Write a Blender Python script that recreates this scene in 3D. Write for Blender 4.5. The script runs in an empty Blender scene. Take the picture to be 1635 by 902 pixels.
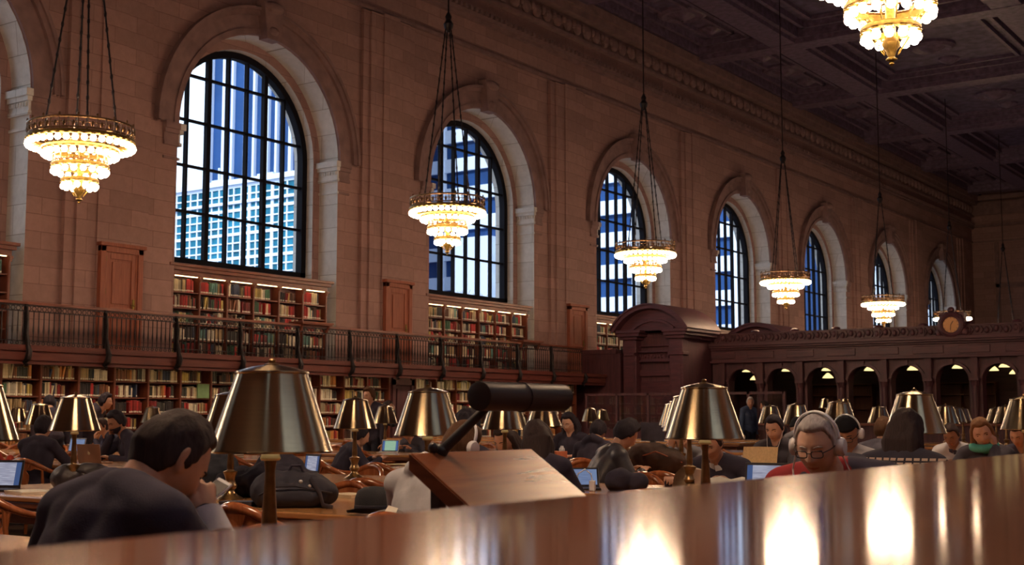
import bpy, bmesh, math, random
from mathutils import Vector, Matrix, Euler, noise
R = math.radians
PI = math.pi
rnd = random.Random(7)
sc = bpy.context.scene
COL = sc.collection

# ---------------------------------------------------------------- camera
CAM_Z = 1.28
PITCH, YAW = R(5.88), R(34.85)
FPX = 2068.0
cd = bpy.data.cameras.new('camera'); cam = bpy.data.objects.new('camera', cd); COL.objects.link(cam)
cam.location = (0, 0, CAM_Z)
cam.rotation_euler = (R(90) + PITCH, 0, YAW)
cd.sensor_width = 36.0
cd.lens = 36.0 * FPX / 1635.0
cd.clip_start = 0.05; cd.clip_end = 600
cd.dof.use_dof = True
cd.dof.focus_distance = 8.0
cd.dof.aperture_fstop = 45.5 / 6.5
sc.camera = cam

# ---------------------------------------------------------------- world, sun, exposure
w = bpy.data.worlds.new('sky'); sc.world = w; w.use_nodes = True
nt = w.node_tree; nt.nodes.clear()
wo = nt.nodes.new('ShaderNodeOutputWorld'); bg = nt.nodes.new('ShaderNodeBackground')
tc = nt.nodes.new('ShaderNodeTexCoord'); nz = nt.nodes.new('ShaderNodeTexNoise'); cr = nt.nodes.new('ShaderNodeValToRGB')
nz.inputs['Scale'].default_value = 3.0; nz.inputs['Detail'].default_value = 5
cr.color_ramp.elements[0].color = (0.66, 0.80, 1.0, 1); cr.color_ramp.elements[1].color = (0.92, 0.97, 1.0, 1)
cr.color_ramp.elements[0].position = .35; cr.color_ramp.elements[1].position = .6
nt.links.new(tc.outputs['Generated'], nz.inputs['Vector']); nt.links.new(nz.outputs['Fac'], cr.inputs['Fac'])
nt.links.new(cr.outputs['Color'], bg.inputs['Color']); bg.inputs['Strength'].default_value = 2.1
nt.links.new(bg.outputs[0], wo.inputs['Surface'])
sd = bpy.data.lights.new('sun', 'SUN'); so = bpy.data.objects.new('sun', sd); COL.objects.link(so)
sd.energy = 4.2; sd.angle = R(4); sd.color = (0.93, 0.96, 1.0)
so.location = (-60, -60, 60)
so.rotation_euler = Vector((-0.12, 0.76, -0.64)).to_track_quat('-Z', 'Y').to_euler()

sc.view_settings.view_transform = 'Standard'; sc.view_settings.look = 'None'
sc.view_settings.exposure = 0.0; sc.view_settings.gamma = 1.0
sc.view_settings.use_curve_mapping = False
sc.cycles.use_denoising = True
sc.cycles.max_bounces = 7; sc.cycles.diffuse_bounces = 4; sc.cycles.glossy_bounces = 3
sc.cycles.transparent_max_bounces = 12; sc.cycles.caustics_reflective = False; sc.cycles.caustics_refractive = False
sc.cycles.sample_clamp_indirect = 6.0
BULB_E = 94.0        # chandelier globes
LAMP_E = 14.0        # bulbs inside the table lamps
STRIP_E = 8.0        # strip lights in the bookcases
PEND_E = 1.5

# ---------------------------------------------------------------- projection helpers (points of the place from directions)
def ray(px, py):
    u = (px - 817.5) / FPX; v = (451 - py) / FPX
    fw = math.cos(PITCH) - v * math.sin(PITCH); up = math.sin(PITCH) + v * math.cos(PITCH)
    return u * math.cos(YAW) - fw * math.sin(YAW), u * math.sin(YAW) + fw * math.cos(YAW), up, fw
def at_depth(px, py, D):
    X, Y, Z, fw = ray(px, py); s = D / fw; return X * s, Y * s, CAM_Z + Z * s
def aty(px, py, y):
    X, Y, Z, fw = ray(px, py); s = y / Y; return X * s, y, CAM_Z + Z * s
def atz(px, py, z):
    X, Y, Z, fw = ray(px, py); s = (z - CAM_Z) / Z; return X * s, Y * s, z
def proj(x, y, z):
    c, s = math.cos(YAW), math.sin(YAW)
    u = x * c + y * s; fw = -x * s + y * c; z -= CAM_Z
    d = fw * math.cos(PITCH) + z * math.sin(PITCH); up = z * math.cos(PITCH) - fw * math.sin(PITCH)
    return 817.5 + FPX * u / d, 451 - FPX * up / d, d

# ---------------------------------------------------------------- materials
MATS = {}
def new_mat(name):
    m = bpy.data.materials.new(name); m.use_nodes = True
    b = m.node_tree.nodes['Principled BSDF']; MATS[name] = m
    return m, m.node_tree, b
def col4(c): return (c[0], c[1], c[2], 1)
def simple(name, c, rough=.6, metal=0, spec=.5, var=.12, scale=9, bump=0.0, bscale=60, coat=0):
    m, nt, b = new_mat(name)
    n = nt.nodes.new('ShaderNodeTexNoise'); n.inputs['Scale'].default_value = scale; n.inputs['Detail'].default_value = 4
    t = nt.nodes.new('ShaderNodeTexCoord'); nt.links.new(t.outputs['Object'], n.inputs['Vector'])
    r = nt.nodes.new('ShaderNodeValToRGB')
    r.color_ramp.elements[0].position = .3; r.color_ramp.elements[1].position = .7
    r.color_ramp.elements[0].color = col4([max(0, v * (1 - var)) for v in c]); r.color_ramp.elements[1].color = col4([min(1, v * (1 + var)) for v in c])
    nt.links.new(n.outputs['Fac'], r.inputs['Fac']); nt.links.new(r.outputs['Color'], b.inputs['Base Color'])
    b.inputs['Roughness'].default_value = rough; b.inputs['Metallic'].default_value = metal
    b.inputs['Specular IOR Level'].default_value = spec
    if coat: b.inputs['Coat Weight'].default_value = coat; b.inputs['Coat Roughness'].default_value = .12
    if bump:
        n2 = nt.nodes.new('ShaderNodeTexNoise'); n2.inputs['Scale'].default_value = bscale
        nt.links.new(t.outputs['Object'], n2.inputs['Vector'])
        bp = nt.nodes.new('ShaderNodeBump'); bp.inputs['Strength'].default_value = bump; bp.inputs['Distance'].default_value = .01
        nt.links.new(n2.outputs['Fac'], bp.inputs['Height']); nt.links.new(bp.outputs['Normal'], b.inputs['Normal'])
    return m
def wood(name, c1, c2, rough=.35, axis='X', scale=1.0, coat=.0, spec=.5):
    m, nt, b = new_mat(name)
    t = nt.nodes.new('ShaderNodeTexCoord'); mp = nt.nodes.new('ShaderNodeMapping')
    s = {'X': (1.2, 16, 16), 'Y': (16, 1.2, 16), 'Z': (16, 16, 1.2)}[axis]
    mp.inputs['Scale'].default_value = [v * scale for v in s]
    n = nt.nodes.new('ShaderNodeTexNoise'); n.inputs['Scale'].default_value = 1.6; n.inputs['Detail'].default_value = 6; n.inputs['Distortion'].default_value = .8
    r = nt.nodes.new('ShaderNodeValToRGB'); r.color_ramp.elements[0].position = .32; r.color_ramp.elements[1].position = .68
    r.color_ramp.elements[0].color = col4(c1); r.color_ramp.elements[1].color = col4(c2)
    nt.links.new(t.outputs['Object'], mp.inputs['Vector']); nt.links.new(mp.outputs['Vector'], n.inputs['Vector'])
    nt.links.new(n.outputs['Fac'], r.inputs['Fac']); nt.links.new(r.outputs['Color'], b.inputs['Base Color'])
    b.inputs['Roughness'].default_value = rough; b.inputs['Specular IOR Level'].default_value = spec
    if coat: b.inputs['Coat Weight'].default_value = coat; b.inputs['Coat Roughness'].default_value = .1
    return m
def stone(name, c, mortar, bw=.95, bh=.36, var=.22):
    m, nt, b = new_mat(name)
    t = nt.nodes.new('ShaderNodeTexCoord'); sp = nt.nodes.new('ShaderNodeSeparateXYZ'); ad = nt.nodes.new('ShaderNodeMath'); cb = nt.nodes.new('ShaderNodeCombineXYZ')
    nt.links.new(t.outputs['Object'], sp.inputs[0]); nt.links.new(sp.outputs['X'], ad.inputs[0]); nt.links.new(sp.outputs['Y'], ad.inputs[1])
    nt.links.new(ad.outputs[0], cb.inputs['X']); nt.links.new(sp.outputs['Z'], cb.inputs['Y'])
    br = nt.nodes.new('ShaderNodeTexBrick'); br.inputs['Scale'].default_value = 1
    br.inputs['Brick Width'].default_value = bw; br.inputs['Row Height'].default_value = bh; br.inputs['Mortar Size'].default_value = .008
    br.inputs['Mortar Smooth'].default_value = .3; br.inputs['Bias'].default_value = 0
    br.inputs['Color1'].default_value = col4([v * (1 - var) for v in c]); br.inputs['Color2'].default_value = col4([v * (1 + var * .6) for v in c])
    br.inputs['Mortar'].default_value = col4(mortar)
    nt.links.new(cb.outputs[0], br.inputs['Vector'])
    n = nt.nodes.new('ShaderNodeTexNoise'); n.inputs['Scale'].default_value = 5; n.inputs['Detail'].default_value = 8; n.inputs['Roughness'].default_value = .65
    nt.links.new(t.outputs['Object'], n.inputs['Vector'])
    mr = nt.nodes.new('ShaderNodeMapRange'); mr.inputs['To Min'].default_value = .72; mr.inputs['To Max'].default_value = 1.25
    nt.links.new(n.outputs['Fac'], mr.inputs['Value'])
    mx = nt.nodes.new('ShaderNodeMix'); mx.data_type = 'RGBA'; mx.blend_type = 'MULTIPLY'; mx.inputs['Factor'].default_value = 1
    nt.links.new(br.outputs['Color'], mx.inputs['A']); nt.links.new(mr.outputs['Result'], mx.inputs['B'])
    nt.links.new(mx.outputs['Result'], b.inputs['Base Color']); b.inputs['Roughness'].default_value = .75
    b.inputs['Specular IOR Level'].default_value = .3
    bp = nt.nodes.new('ShaderNodeBump'); bp.inputs['Strength'].default_value = .35; bp.inputs['Distance'].default_value = .02; bp.invert = True
    nt.links.new(br.outputs['Fac'], bp.inputs['Height']); nt.links.new(bp.outputs['Normal'], b.inputs['Normal'])
    return m
def emis(name, c, e):
    m, nt, b = new_mat(name)
    b.inputs['Base Color'].default_value = col4(c); b.inputs['Emission Color'].default_value = col4(c); b.inputs['Emission Strength'].default_value = e
    return m
def brass(name, c, rough, aniso):
    m, nt, b = new_mat(name)
    t = nt.nodes.new('ShaderNodeTexCoord'); mp = nt.nodes.new('ShaderNodeMapping'); mp.inputs['Scale'].default_value = (3, 3, 160)
    n = nt.nodes.new('ShaderNodeTexNoise'); n.inputs['Scale'].default_value = 2; n.inputs['Detail'].default_value = 3
    r = nt.nodes.new('ShaderNodeValToRGB'); r.color_ramp.elements[0].color = col4([v * .72 for v in c]); r.color_ramp.elements[1].color = col4(c)
    nt.links.new(t.outputs['Object'], mp.inputs['Vector']); nt.links.new(mp.outputs['Vector'], n.inputs['Vector'])
    nt.links.new(n.outputs['Fac'], r.inputs['Fac']); nt.links.new(r.outputs['Color'], b.inputs['Base Color'])
    b.inputs['Metallic'].default_value = 1; b.inputs['Roughness'].default_value = rough
    if aniso:
        b.inputs['Anisotropic'].default_value = aniso; b.inputs['Anisotropic Rotation'].default_value = .25
        tn = nt.nodes.new('ShaderNodeTangent'); tn.direction_type = 'RADIAL'; tn.axis = 'Z'
        nt.links.new(tn.outputs[0], b.inputs['Tangent'])
    return m
def glass(name, tint=(.92, .96, 1), refl=.06):
    m = bpy.data.materials.new(name); m.use_nodes = True; nt = m.node_tree; nt.nodes.clear(); MATS[name] = m
    o = nt.nodes.new('ShaderNodeOutputMaterial'); tr = nt.nodes.new('ShaderNodeBsdfTransparent'); gl = nt.nodes.new('ShaderNodeBsdfGlossy'); mx = nt.nodes.new('ShaderNodeMixShader')
    tr.inputs['Color'].default_value = col4(tint); gl.inputs['Roughness'].default_value = .02; mx.inputs[0].default_value = refl
    nt.links.new(tr.outputs[0], mx.inputs[1]); nt.links.new(gl.outputs[0], mx.inputs[2]); nt.links.new(mx.outputs[0], o.inputs['Surface'])
    return m

STONE = stone('limestone', (.33, .198, .178), (.205, .112, .10), bw=1.15, var=.16)
REVEAL = stone('reveal_stone', (.58, .56, .54), (.28, .25, .22), bw=1.4, bh=.62, var=.08)
CORN = simple('carved_stone', (.225, .138, .132), .8, var=.2, scale=3, bump=.25, bscale=30)
DWOOD = wood('dark_carved_wood', (.048, .014, .022), (.098, .026, .036), .5, 'X')
DWOODZ = wood('dark_wood_upright', (.048, .015, .022), (.095, .028, .036), .55, 'Z')
RWOOD = wood('red_oak', (.11, .028, .017), (.20, .055, .028), .4, 'Y')
RWOODZ = wood('red_oak_upright', (.11, .028, .017), (.20, .055, .028), .4, 'Z')
BWOOD = wood('door_wood', (.22, .066, .042), (.32, .105, .06), .5, 'Z', spec=.2)
PWOOD = wood('balcony_wood', (.075, .020, .017), (.13, .036, .028), .5, 'Y', spec=.3)
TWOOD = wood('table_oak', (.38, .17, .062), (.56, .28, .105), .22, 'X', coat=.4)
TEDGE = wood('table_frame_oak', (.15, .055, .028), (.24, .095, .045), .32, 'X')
CWOOD = wood('chair_oak', (.26, .075, .028), (.42, .14, .05), .2, 'Z', coat=.6)
KWOOD = wood('counter_oak', (.26, .105, .062), (.37, .165, .095), .095, 'Y', scale=.6, coat=.0, spec=.3)
LWOOD = wood('lectern_wood', (.16, .045, .020), (.34, .115, .045), .26, 'Y', scale=.55, coat=.3)
CEIL = simple('ceiling_wood', (.105, .075, .14), .6, var=.5, scale=3, bump=.7, bscale=9)
CEILB = simple('ceiling_beam_wood', (.14, .095, .155), .5, var=.4, scale=5, bump=.6, bscale=14)
FLOOR = stone('floor_tile', (.16, .085, .05), (.06, .03, .02), bw=.5, bh=.5)
IRON = simple('black_iron', (.018, .014, .016), .45, metal=.6, var=.3)
BRONZE = simple('bronze', (.16, .09, .04), .35, metal=1, var=.4, scale=30, bump=.3, bscale=50)
GILT = simple('gilded_metal', (.17, .115, .03), .5, metal=1, var=.35, scale=26)
BRASS = brass('brushed_brass', (.38, .30, .195), .23, .85)
BRASSD = simple('aged_brass_stem', (.26, .17, .085), .33, metal=1, var=.3, scale=20)
CAPW = simple('cream_socket', (.75, .68, .45), .4)
BULB = emis('globe_bulb', (1.0, .68, .43), BULB_E)
LBULB = emis('lamp_bulb', (1.0, .72, .40), LAMP_E)
STRIP = emis('strip_light', (1.0, .72, .36), STRIP_E)
PEND = emis('pendant_shade_glow', (1.0, .78, .34), PEND_E)
FRAME = simple('window_iron', (.006, .006, .010), .8, spec=.15)
GLASS = glass('window_glass')
PAPER = simple('paper', (.72, .68, .58), .8, var=.06)
SILVER = simple('silver_metal', (.55, .55, .57), .35, metal=.7, var=.05)
BLACKP = simple('black_plastic', (.022, .020, .027), .4, var=.1)
WHITEP = simple('white_plastic', (.72, .72, .76), .35, var=.04)
LEATH = simple('black_leather', (.028, .025, .034), .48, var=.15, scale=20, bump=.2, bscale=40)
FAB = {}
def fab(c, rough=.9):
    k = tuple(c)
    if k not in FAB: FAB[k] = simple('cloth_%d' % len(FAB), c, rough, spec=.2, var=.14, scale=10, bump=.15, bscale=260)
    return FAB[k]

# ---------------------------------------------------------------- mesh builder
class MB:
    def __init__(s): s.v = []; s.f = []; s.m = []; s.cur = 0
    def add(s, vs, fs):
        o = len(s.v); s.v += [tuple(v) for v in vs]
        for f in fs: s.f.append([i + o for i in f]); s.m.append(s.cur)
        return s
    def box(s, x0, x1, y0, y1, z0, z1):
        if x0 > x1: x0, x1 = x1, x0
        if y0 > y1: y0, y1 = y1, y0
        return s.add([(x0,y0,z0),(x1,y0,z0),(x1,y1,z0),(x0,y1,z0),(x0,y0,z1),(x1,y0,z1),(x1,y1,z1),(x0,y1,z1)],
                     [(0,3,2,1),(4,5,6,7),(0,1,5,4),(1,2,6,5),(2,3,7,6),(3,0,4,7)])
    def lathe(s, prof, seg=20, c=(0, 0, 0), closed=True, sx=1, sy=1):
        n = len(prof); vs = []
        for r, z in prof:
            for i in range(seg):
                a = 2 * PI * i / seg; vs.append((c[0] + r * sx * math.cos(a), c[1] + r * sy * math.sin(a), c[2] + z))
        fs = [(j * seg + i, j * seg + (i + 1) % seg, (j + 1) * seg + (i + 1) % seg, (j + 1) * seg + i) for j in range(n - 1) for i in range(seg)]
        if closed:
            fs.append(tuple(range(seg))[::-1]); fs.append(tuple((n - 1) * seg + i for i in range(seg)))
        return s.add(vs, fs)
    def tube(s, pts, rad, seg=8, caps=True, flat=None):
        pts = [Vector(p) for p in pts]; n = len(pts)
        if not hasattr(rad, '__len__'): rad = [rad] * n
        vs = []; up = None
        for i, p in enumerate(pts):
            t = (pts[min(i + 1, n - 1)] - pts[max(i - 1, 0)])
            if t.length < 1e-9: t = Vector((0, 0, 1))
            t.normalize()
            if up is None:
                up = Vector((0, 0, 1)) if abs(t.z) < .9 else Vector((1, 0, 0))
            u = (up - t * up.dot(t)).normalized(); up = u; w_ = t.cross(u)
            r = rad[i]; ru, rw = (r, r) if not hasattr(r, '__len__') else r
            for k in range(seg):
                a = 2 * PI * k / seg; vs.append(p + u * (ru * math.cos(a)) + w_ * (rw * math.sin(a)))
        fs = [(j * seg + i, j * seg + (i + 1) % seg, (j + 1) * seg + (i + 1) % seg, (j + 1) * seg + i) for j in range(n - 1) for i in range(seg)]
        if caps: fs.append(tuple(range(seg))[::-1]); fs.append(tuple((n - 1) * seg + i for i in range(seg)))
        return s.add(vs, fs)
    def ball(s, c, r, seg=12, rings=8, rot=None):
        if not hasattr(r, '__len__'): r = (r, r, r)
        vs = [Vector((0, 0, r[2]))]
        for j in range(1, rings):
            b = PI * j / rings
            for i in range(seg):
                a = 2 * PI * i / seg; vs.append(Vector((r[0] * math.sin(b) * math.cos(a), r[1] * math.sin(b) * math.sin(a), r[2] * math.cos(b))))
        vs.append(Vector((0, 0, -r[2])))
        if rot is not None: vs = [rot @ v for v in vs]
        vs = [v + Vector(c) for v in vs]
        fs = [(0, 1 + i, 1 + (i + 1) % seg) for i in range(seg)]
        for j in range(rings - 2):
            a = 1 + j * seg; b = a + seg
            fs += [(a + i, b + i, b + (i + 1) % seg, a + (i + 1) % seg) for i in range(seg)]
        l = 1 + (rings - 2) * seg; e = len(vs) - 1
        fs += [(e, l + (i + 1) % seg, l + i) for i in range(seg)]
        return s.add(vs, fs)
    def cap(s, a, b, ra, rb, seg=14):      # tapered capsule
        a = Vector(a); b = Vector(b); t = (b - a).normalized()
        pts = []; rr = []
        for k in range(5):
            an = PI / 2 * (1 - k / 4); pts.append(a - t * (ra * math.sin(an))); rr.append(max(ra * math.cos(an), 1e-4))
        for k in range(5):
            an = PI / 2 * k / 4; pts.append(b + t * (rb * math.sin(an))); rr.append(max(rb * math.cos(an), 1e-4))
        o = len(s.v)
        u = (Vector((0, 0, 1)) if abs(t.z) < .9 else Vector((1, 0, 0))); u = (u - t * u.dot(t)).normalized(); w_ = t.cross(u)
        vs = []
        for p, r in zip(pts, rr):
            for k in range(seg):
                an = 2 * PI * k / seg; vs.append(p + u * (r * math.cos(an)) + w_ * (r * math.sin(an)))
        n = len(pts)
        fs = [(j * seg + i, j * seg + (i + 1) % seg, (j + 1) * seg + (i + 1) % seg, (j + 1) * seg + i) for j in range(n - 1) for i in range(seg)]
        fs.append(tuple(range(seg))[::-1]); fs.append(tuple((n - 1) * seg + i for i in range(seg)))
        return s.add(vs, fs)
    def prism(s, poly, axis, a0, a1):      # poly in the two other axes
        n = len(poly)
        def P(p, a): return {'x': (a, p[0], p[1]), 'y': (p[0], a, p[1]), 'z': (p[0], p[1], a)}[axis]
        vs = [P(p, a0) for p in poly] + [P(p, a1) for p in poly]
        fs = [tuple(range(n))[::-1], tuple(range(n, 2 * n))] + [(i, (i + 1) % n, n + (i + 1) % n, n + i) for i in range(n)]
        return s.add(vs, fs)
    def xf(s, M, start=0):
        for i in range(start, len(s.v)): s.v[i] = tuple(M @ Vector(s.v[i]))
        return s
    def mesh(s, name, mats, smooth=False, fix=True):
        me = bpy.data.meshes.new(name); me.from_pydata(s.v, [], s.f)
        for m in (mats if isinstance(mats, (list, tuple)) else [mats]): me.materials.append(m)
        me.polygons.foreach_set('material_index', s.m)
        if fix:
            bm = bmesh.new(); bm.from_mesh(me); bmesh.ops.recalc_face_normals(bm, faces=bm.faces); bm.to_mesh(me); bm.free()
        if smooth:
            me.polygons.foreach_set('use_smooth', [True] * len(me.polygons))
            try: me.set_sharp_from_angle(angle=R(40))
            except Exception: pass
        me.update(); return me
    def build(s, name, mats, parent=None, smooth=False, bevel=0, loc=None, fix=True):
        o = bpy.data.objects.new(name, s.mesh(name, mats, smooth, fix)); COL.objects.link(o)
        if parent: o.parent = parent
        if loc: o.location = loc
        if bevel:
            b = o.modifiers.new('bevel', 'BEVEL'); b.width = bevel; b.segments = 2; b.limit_method = 'ANGLE'
        return o
def put(name, me, parent=None, loc=None, rot=None, scale=None):
    o = bpy.data.objects.new(name, me); COL.objects.link(o)
    if parent: o.parent = parent
    if loc: o.location = loc
    if rot: o.rotation_euler = rot
    if scale: o.scale = scale
    return o
def tag(o, label=None, cat=None, group=None, kind=None):
    if label: o['label'] = label
    if cat: o['category'] = cat
    if group: o['group'] = group
    if kind: o['kind'] = kind
    return o
def empty(name, loc=(0, 0, 0), rz=0, label=None, cat=None, group=None, kind=None):
    o = bpy.data.objects.new(name, None); COL.objects.link(o); o.location = loc; o.rotation_euler = (0, 0, rz); o.empty_display_size = .1
    return tag(o, label, cat, group, kind)
def copy_tree(o, parent=None):
    c = o.copy(); COL.objects.link(c); c.parent = parent
    for ch in KIDS.get(o.name, []):
        copy_tree(ch, c)
    return c
KIDS = {}
def index_kids():
    KIDS.clear()
    for o in bpy.data.objects:
        if o.parent: KIDS.setdefault(o.parent.name, []).append(o)
def arc(yc, zc, r, n, a0=0.0, a1=PI):
    return [(yc + r * math.cos(a0 + (a1 - a0) * i / n), zc + r * math.sin(a0 + (a1 - a0) * i / n)) for i in range(n + 1)]
ORD = ['first','second','third','fourth','fifth','sixth','seventh','eighth','ninth','tenth','eleventh','twelfth','thirteenth','fourteenth','fifteenth','sixteenth','seventeenth','eighteenth','nineteenth','twentieth'] + ['%d%s' % (n, {1:'st',2:'nd',3:'rd'}.get(n % 10, 'th')) for n in range(21, 60)]
# ================================================================ THE ROOM
WX = -23.0           # face of the long wall with the arched windows
RX = 1.5             # opposite long wall
S = 9.27             # bay length
YC = [13.03 + S * k for k in range(-2, 8)]      # window centres
Y0, Y1 = -6.0, 85.0
ZC = 15.3
SPR = 7.93           # springing of the arches
R1, R2_ = 2.70, 2.45
BALZ = 2.60
def struct(o): o['kind'] = 'structure'; return o

struct(MB().box(WX - 1.6, RX + 1, Y0 - .3, Y1 + .3, -.2, 0).build('floor', FLOOR))

def long_wall(name, x, sgn, ycs):
    """wall at x whose outside lies towards sgn; arched deep openings at ycs"""
    m = MB(); N = 28; ZT = ZC + .5
    ys = sorted(ycs)
    def q(*p): m.add(p, [tuple(range(len(p)))])
    prev = Y0
    for yc in ys:
        a, b = yc - R1, yc + R1
        q((x, prev, 0), (x, a, 0), (x, a, ZT), (x, prev, ZT))
        q((x, a, 0), (x, b, 0), (x, b, BALZ), (x, a, BALZ))
        ap = arc(yc, SPR, R1, N)
        for (p, r) in zip(ap[:-1], ap[1:]):
            q((x, p[0], p[1]), (x, r[0], r[1]), (x, r[0], ZT), (x, p[0], ZT))
        prev = b
    q((x, prev, 0), (x, Y1, 0), (x, Y1, ZT), (x, prev, ZT))
    m.cur = 1
    x1, x2, x3 = x + sgn * .65, x + sgn * .97, x + sgn * 1.34
    for yc in ys:
        for (xa, ra, xb, rb) in ((x, R1, x1, R1), (x1, R1, x1, R2_), (x1, R2_, x3, R2_)):
            m.cur = 0 if ra != rb else 1
            A = [(yc + ra, BALZ)] + arc(yc, SPR, ra, N) + [(yc - ra, BALZ)]
            B = [(yc + rb, BALZ)] + arc(yc, SPR, rb, N) + [(yc - rb, BALZ)]
            for i in range(len(A) - 1):
                q((xa, *A[i]), (xa, *A[i + 1]), (xb, *B[i + 1]), (xb, *B[i]))
        m.cur = 1
        q((x, yc - R1, BALZ), (x, yc + R1, BALZ), (x1, yc + R1, BALZ), (x1, yc - R1, BALZ))
        m.box(x2 - .05, x2 + .05, yc - R2_, yc + R2_, BALZ, 4.92)
    return struct(m.build(name, [STONE, REVEAL], fix=False))
long_wall('wall_left', WX, -1, YC)
long_wall('wall_right', RX, 1, [y for y in YC if y < 60])
# end walls and the ceiling
struct(MB().box(WX - 1, RX + 1, Y1, Y1 + .3, 0, ZC + .5).build('wall_far', STONE))
struct(MB().box(WX - 1, RX + 1, Y0 - .3, Y0, 0, ZC + .5).build('wall_back', STONE))
m = MB().box(WX - 1.9, RX + 1.9, Y0 - .3, Y1 + .3, ZC + .45, ZC + .7)
struct(m.build('ceiling', CEIL))
# coffered beams: one frame per bay, with stepped inner mouldings
m = MB()
xs = [WX, -18.9, -10.75, -2.6, RX]
for k in range(-2, 9):
    y = 8.4 + S * k
    m.box(WX, RX, y - .45, y + .45, ZC - .12, ZC + .5)
    m.box(WX, RX, y - .62, y + .62, ZC + .05, ZC + .5)
for x in xs:
    m.box(max(WX, x - .5), min(RX, x + .5), Y0, Y1, ZC - .10, ZC + .5)
    m.box(max(WX, x - .68), min(RX, x + .68), Y0, Y1, ZC + .06, ZC + .5)
struct(m.build('trim_1', CEILB))
m = MB()
for k in range(-2, 8):
    yc = 13.03 + S * k
    for (xa, xb) in zip(xs[:-1], xs[1:]):
        for ins, zz in ((1.0, .22), (1.5, .32)):
            xa_, xb_, ya, yb = xa + ins, xb - ins, yc - S / 2 + ins, yc + S / 2 - ins
            if xb_ - xa_ < .6: continue
            t = .14
            m.box(xa_, xb_, ya, ya + t, ZC + zz, ZC + .5); m.box(xa_, xb_, yb - t, yb, ZC + zz, ZC + .5)
            m.box(xa_, xa_ + t, ya, yb, ZC + zz, ZC + .5); m.box(xb_ - t, xb_, ya, yb, ZC + zz, ZC + .5)
        xm, L = (xa + xb) / 2, (xb - xa) / 2
        # carved rosettes inside the coffer
        m.lathe([(.9, .5), (.9, .36), (.75, .28), (.5, .34), (.28, .22), (.05, .12)], 18, (xm, yc, ZC), closed=False)
        for dy in (-2.3, 2.3): m.lathe([(.45, .5), (.42, .38), (.2, .26), (.04, .2)], 12, (xm, yc + dy, ZC), closed=False)
struct(m.build('trim_2', CEILB))
# cornice and frieze of the long wall
m = MB()
for (z0, z1, d) in ((15.0, 15.3, .62), (14.78, 15.0, .46), (14.05, 14.15, .20), (13.35, 13.47, .24), (13.25, 13.35, .14), (12.35, 12.45, .10)):
    m.box(WX - .01, WX + d, Y0, Y1, z0, z1)
y = 6.0
while y < Y1 - .3:                      # dentils and carved leaves
    m.box(WX, WX + .30, y, y + .13, 13.47, 13.60)
    y += .26
y = 6.0
while y < Y1 - .6:
    m.ball((WX + .16, y + .3, 14.45), (.14, .22, .24), 8, 6)
    m.ball((WX + .20, y, 14.52), (.12, .10, .16), 6, 5)
    y += .62
m.box(WX - .01, WX + .1, Y0, Y1, 14.15, 14.78)
struct(m.build('trim_3', CORN))
m = MB()
for (z0, z1, d) in ((15.0, 15.3, .62), (14.1, 14.9, .2), (13.35, 13.47, .24), (12.35, 12.45, .10)):
    m.box(WX, RX, Y1 - d, Y1 + .01, z0, z1)
for x in (WX + 1.4, WX + 6.4, WX + 11.4, WX + 16):
    m.box(x, x + .25, Y1 - .12, Y1, 0, 12.3); m.box(x + 3, x + 3.25, Y1 - .12, Y1, 0, 12.3)
    m.box(x, x + 3.25, Y1 - .12, Y1, 9.4, 9.65)
struct(m.build('trim_4', CORN))
# archivolts, keystones, imposts, pier panels
m = MB(); im = MB(); pn = MB()
for yc in YC:
    for (ra, rb, d0, d1) in ((R1 + .02, R1 + .16, 0, .07), (R1 + .16, R1 + .50, 0, .035), (R1 + .50, R1 + .62, 0, .12), (R1 + .62, R1 + .70, 0, .18)):
        A = arc(yc, SPR, ra, 32); B = arc(yc, SPR, rb, 32); x = WX + d1
        for i in range(32):
            vs = [(x, *A[i]), (x, *A[i + 1]), (x, *B[i + 1]), (x, *B[i]), (WX - .02, *A[i]), (WX - .02, *A[i + 1]), (WX - .02, *B[i + 1]), (WX - .02, *B[i])]
            m.add(vs, [(0, 1, 2, 3), (0, 4, 5, 1), (3, 2, 6, 7)])
    # keystone with scroll
    m.prism([(yc - .22, SPR + R1 - .1), (yc + .22, SPR + R1 - .1), (yc + .36, SPR + R1 + .85), (yc - .36, SPR + R1 + .85)], 'x', WX, WX + .30)
    m.ball((WX + .26, yc, SPR + R1 + .72), (.16, .34, .16), 10, 8); m.ball((WX + .24, yc, SPR + R1 + .12), (.12, .2, .13), 10, 8)
    for s_ in (-1, 1):
        ye = yc + s_ * R1
        # impost: stacked mouldings wrapping the jamb and the wall face
        for (z0, z1, d) in ((7.80, 7.95, .16), (7.70, 7.80, .11), (7.50, 7.70, .05), (7.42, 7.50, .08), (7.10, 7.16, .05)):
            im.box(WX - .64, WX + d * .7, ye, ye - s_ * d, z0, z1)
            m.box(WX - .02, WX + d * .7, ye, ye + s_ * .42, z0, z1)
        for k in range(7): im.box(WX - .60 + k * .09, WX - .56 + k * .09, ye, ye - s_ * .09, 7.60, 7.68)
        # pier panels: projecting shaft strips beside each opening
        pn.box(WX - .02, WX + .10, yc + s_ * 3.55, yc + s_ * 3.80, BALZ, 12.3)
        pn.box(WX - .02, WX + .16, yc + s_ * 3.80, yc + s_ * 4.30, BALZ, 12.3)
    pn.box(WX - .02, WX + .20, yc + 4.30, yc + S - 4.30, BALZ, 12.35)
struct(m.build('trim_5', CORN)); struct(im.build('trim_6', REVEAL)); struct(pn.build('trim_7', STONE))

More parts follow.
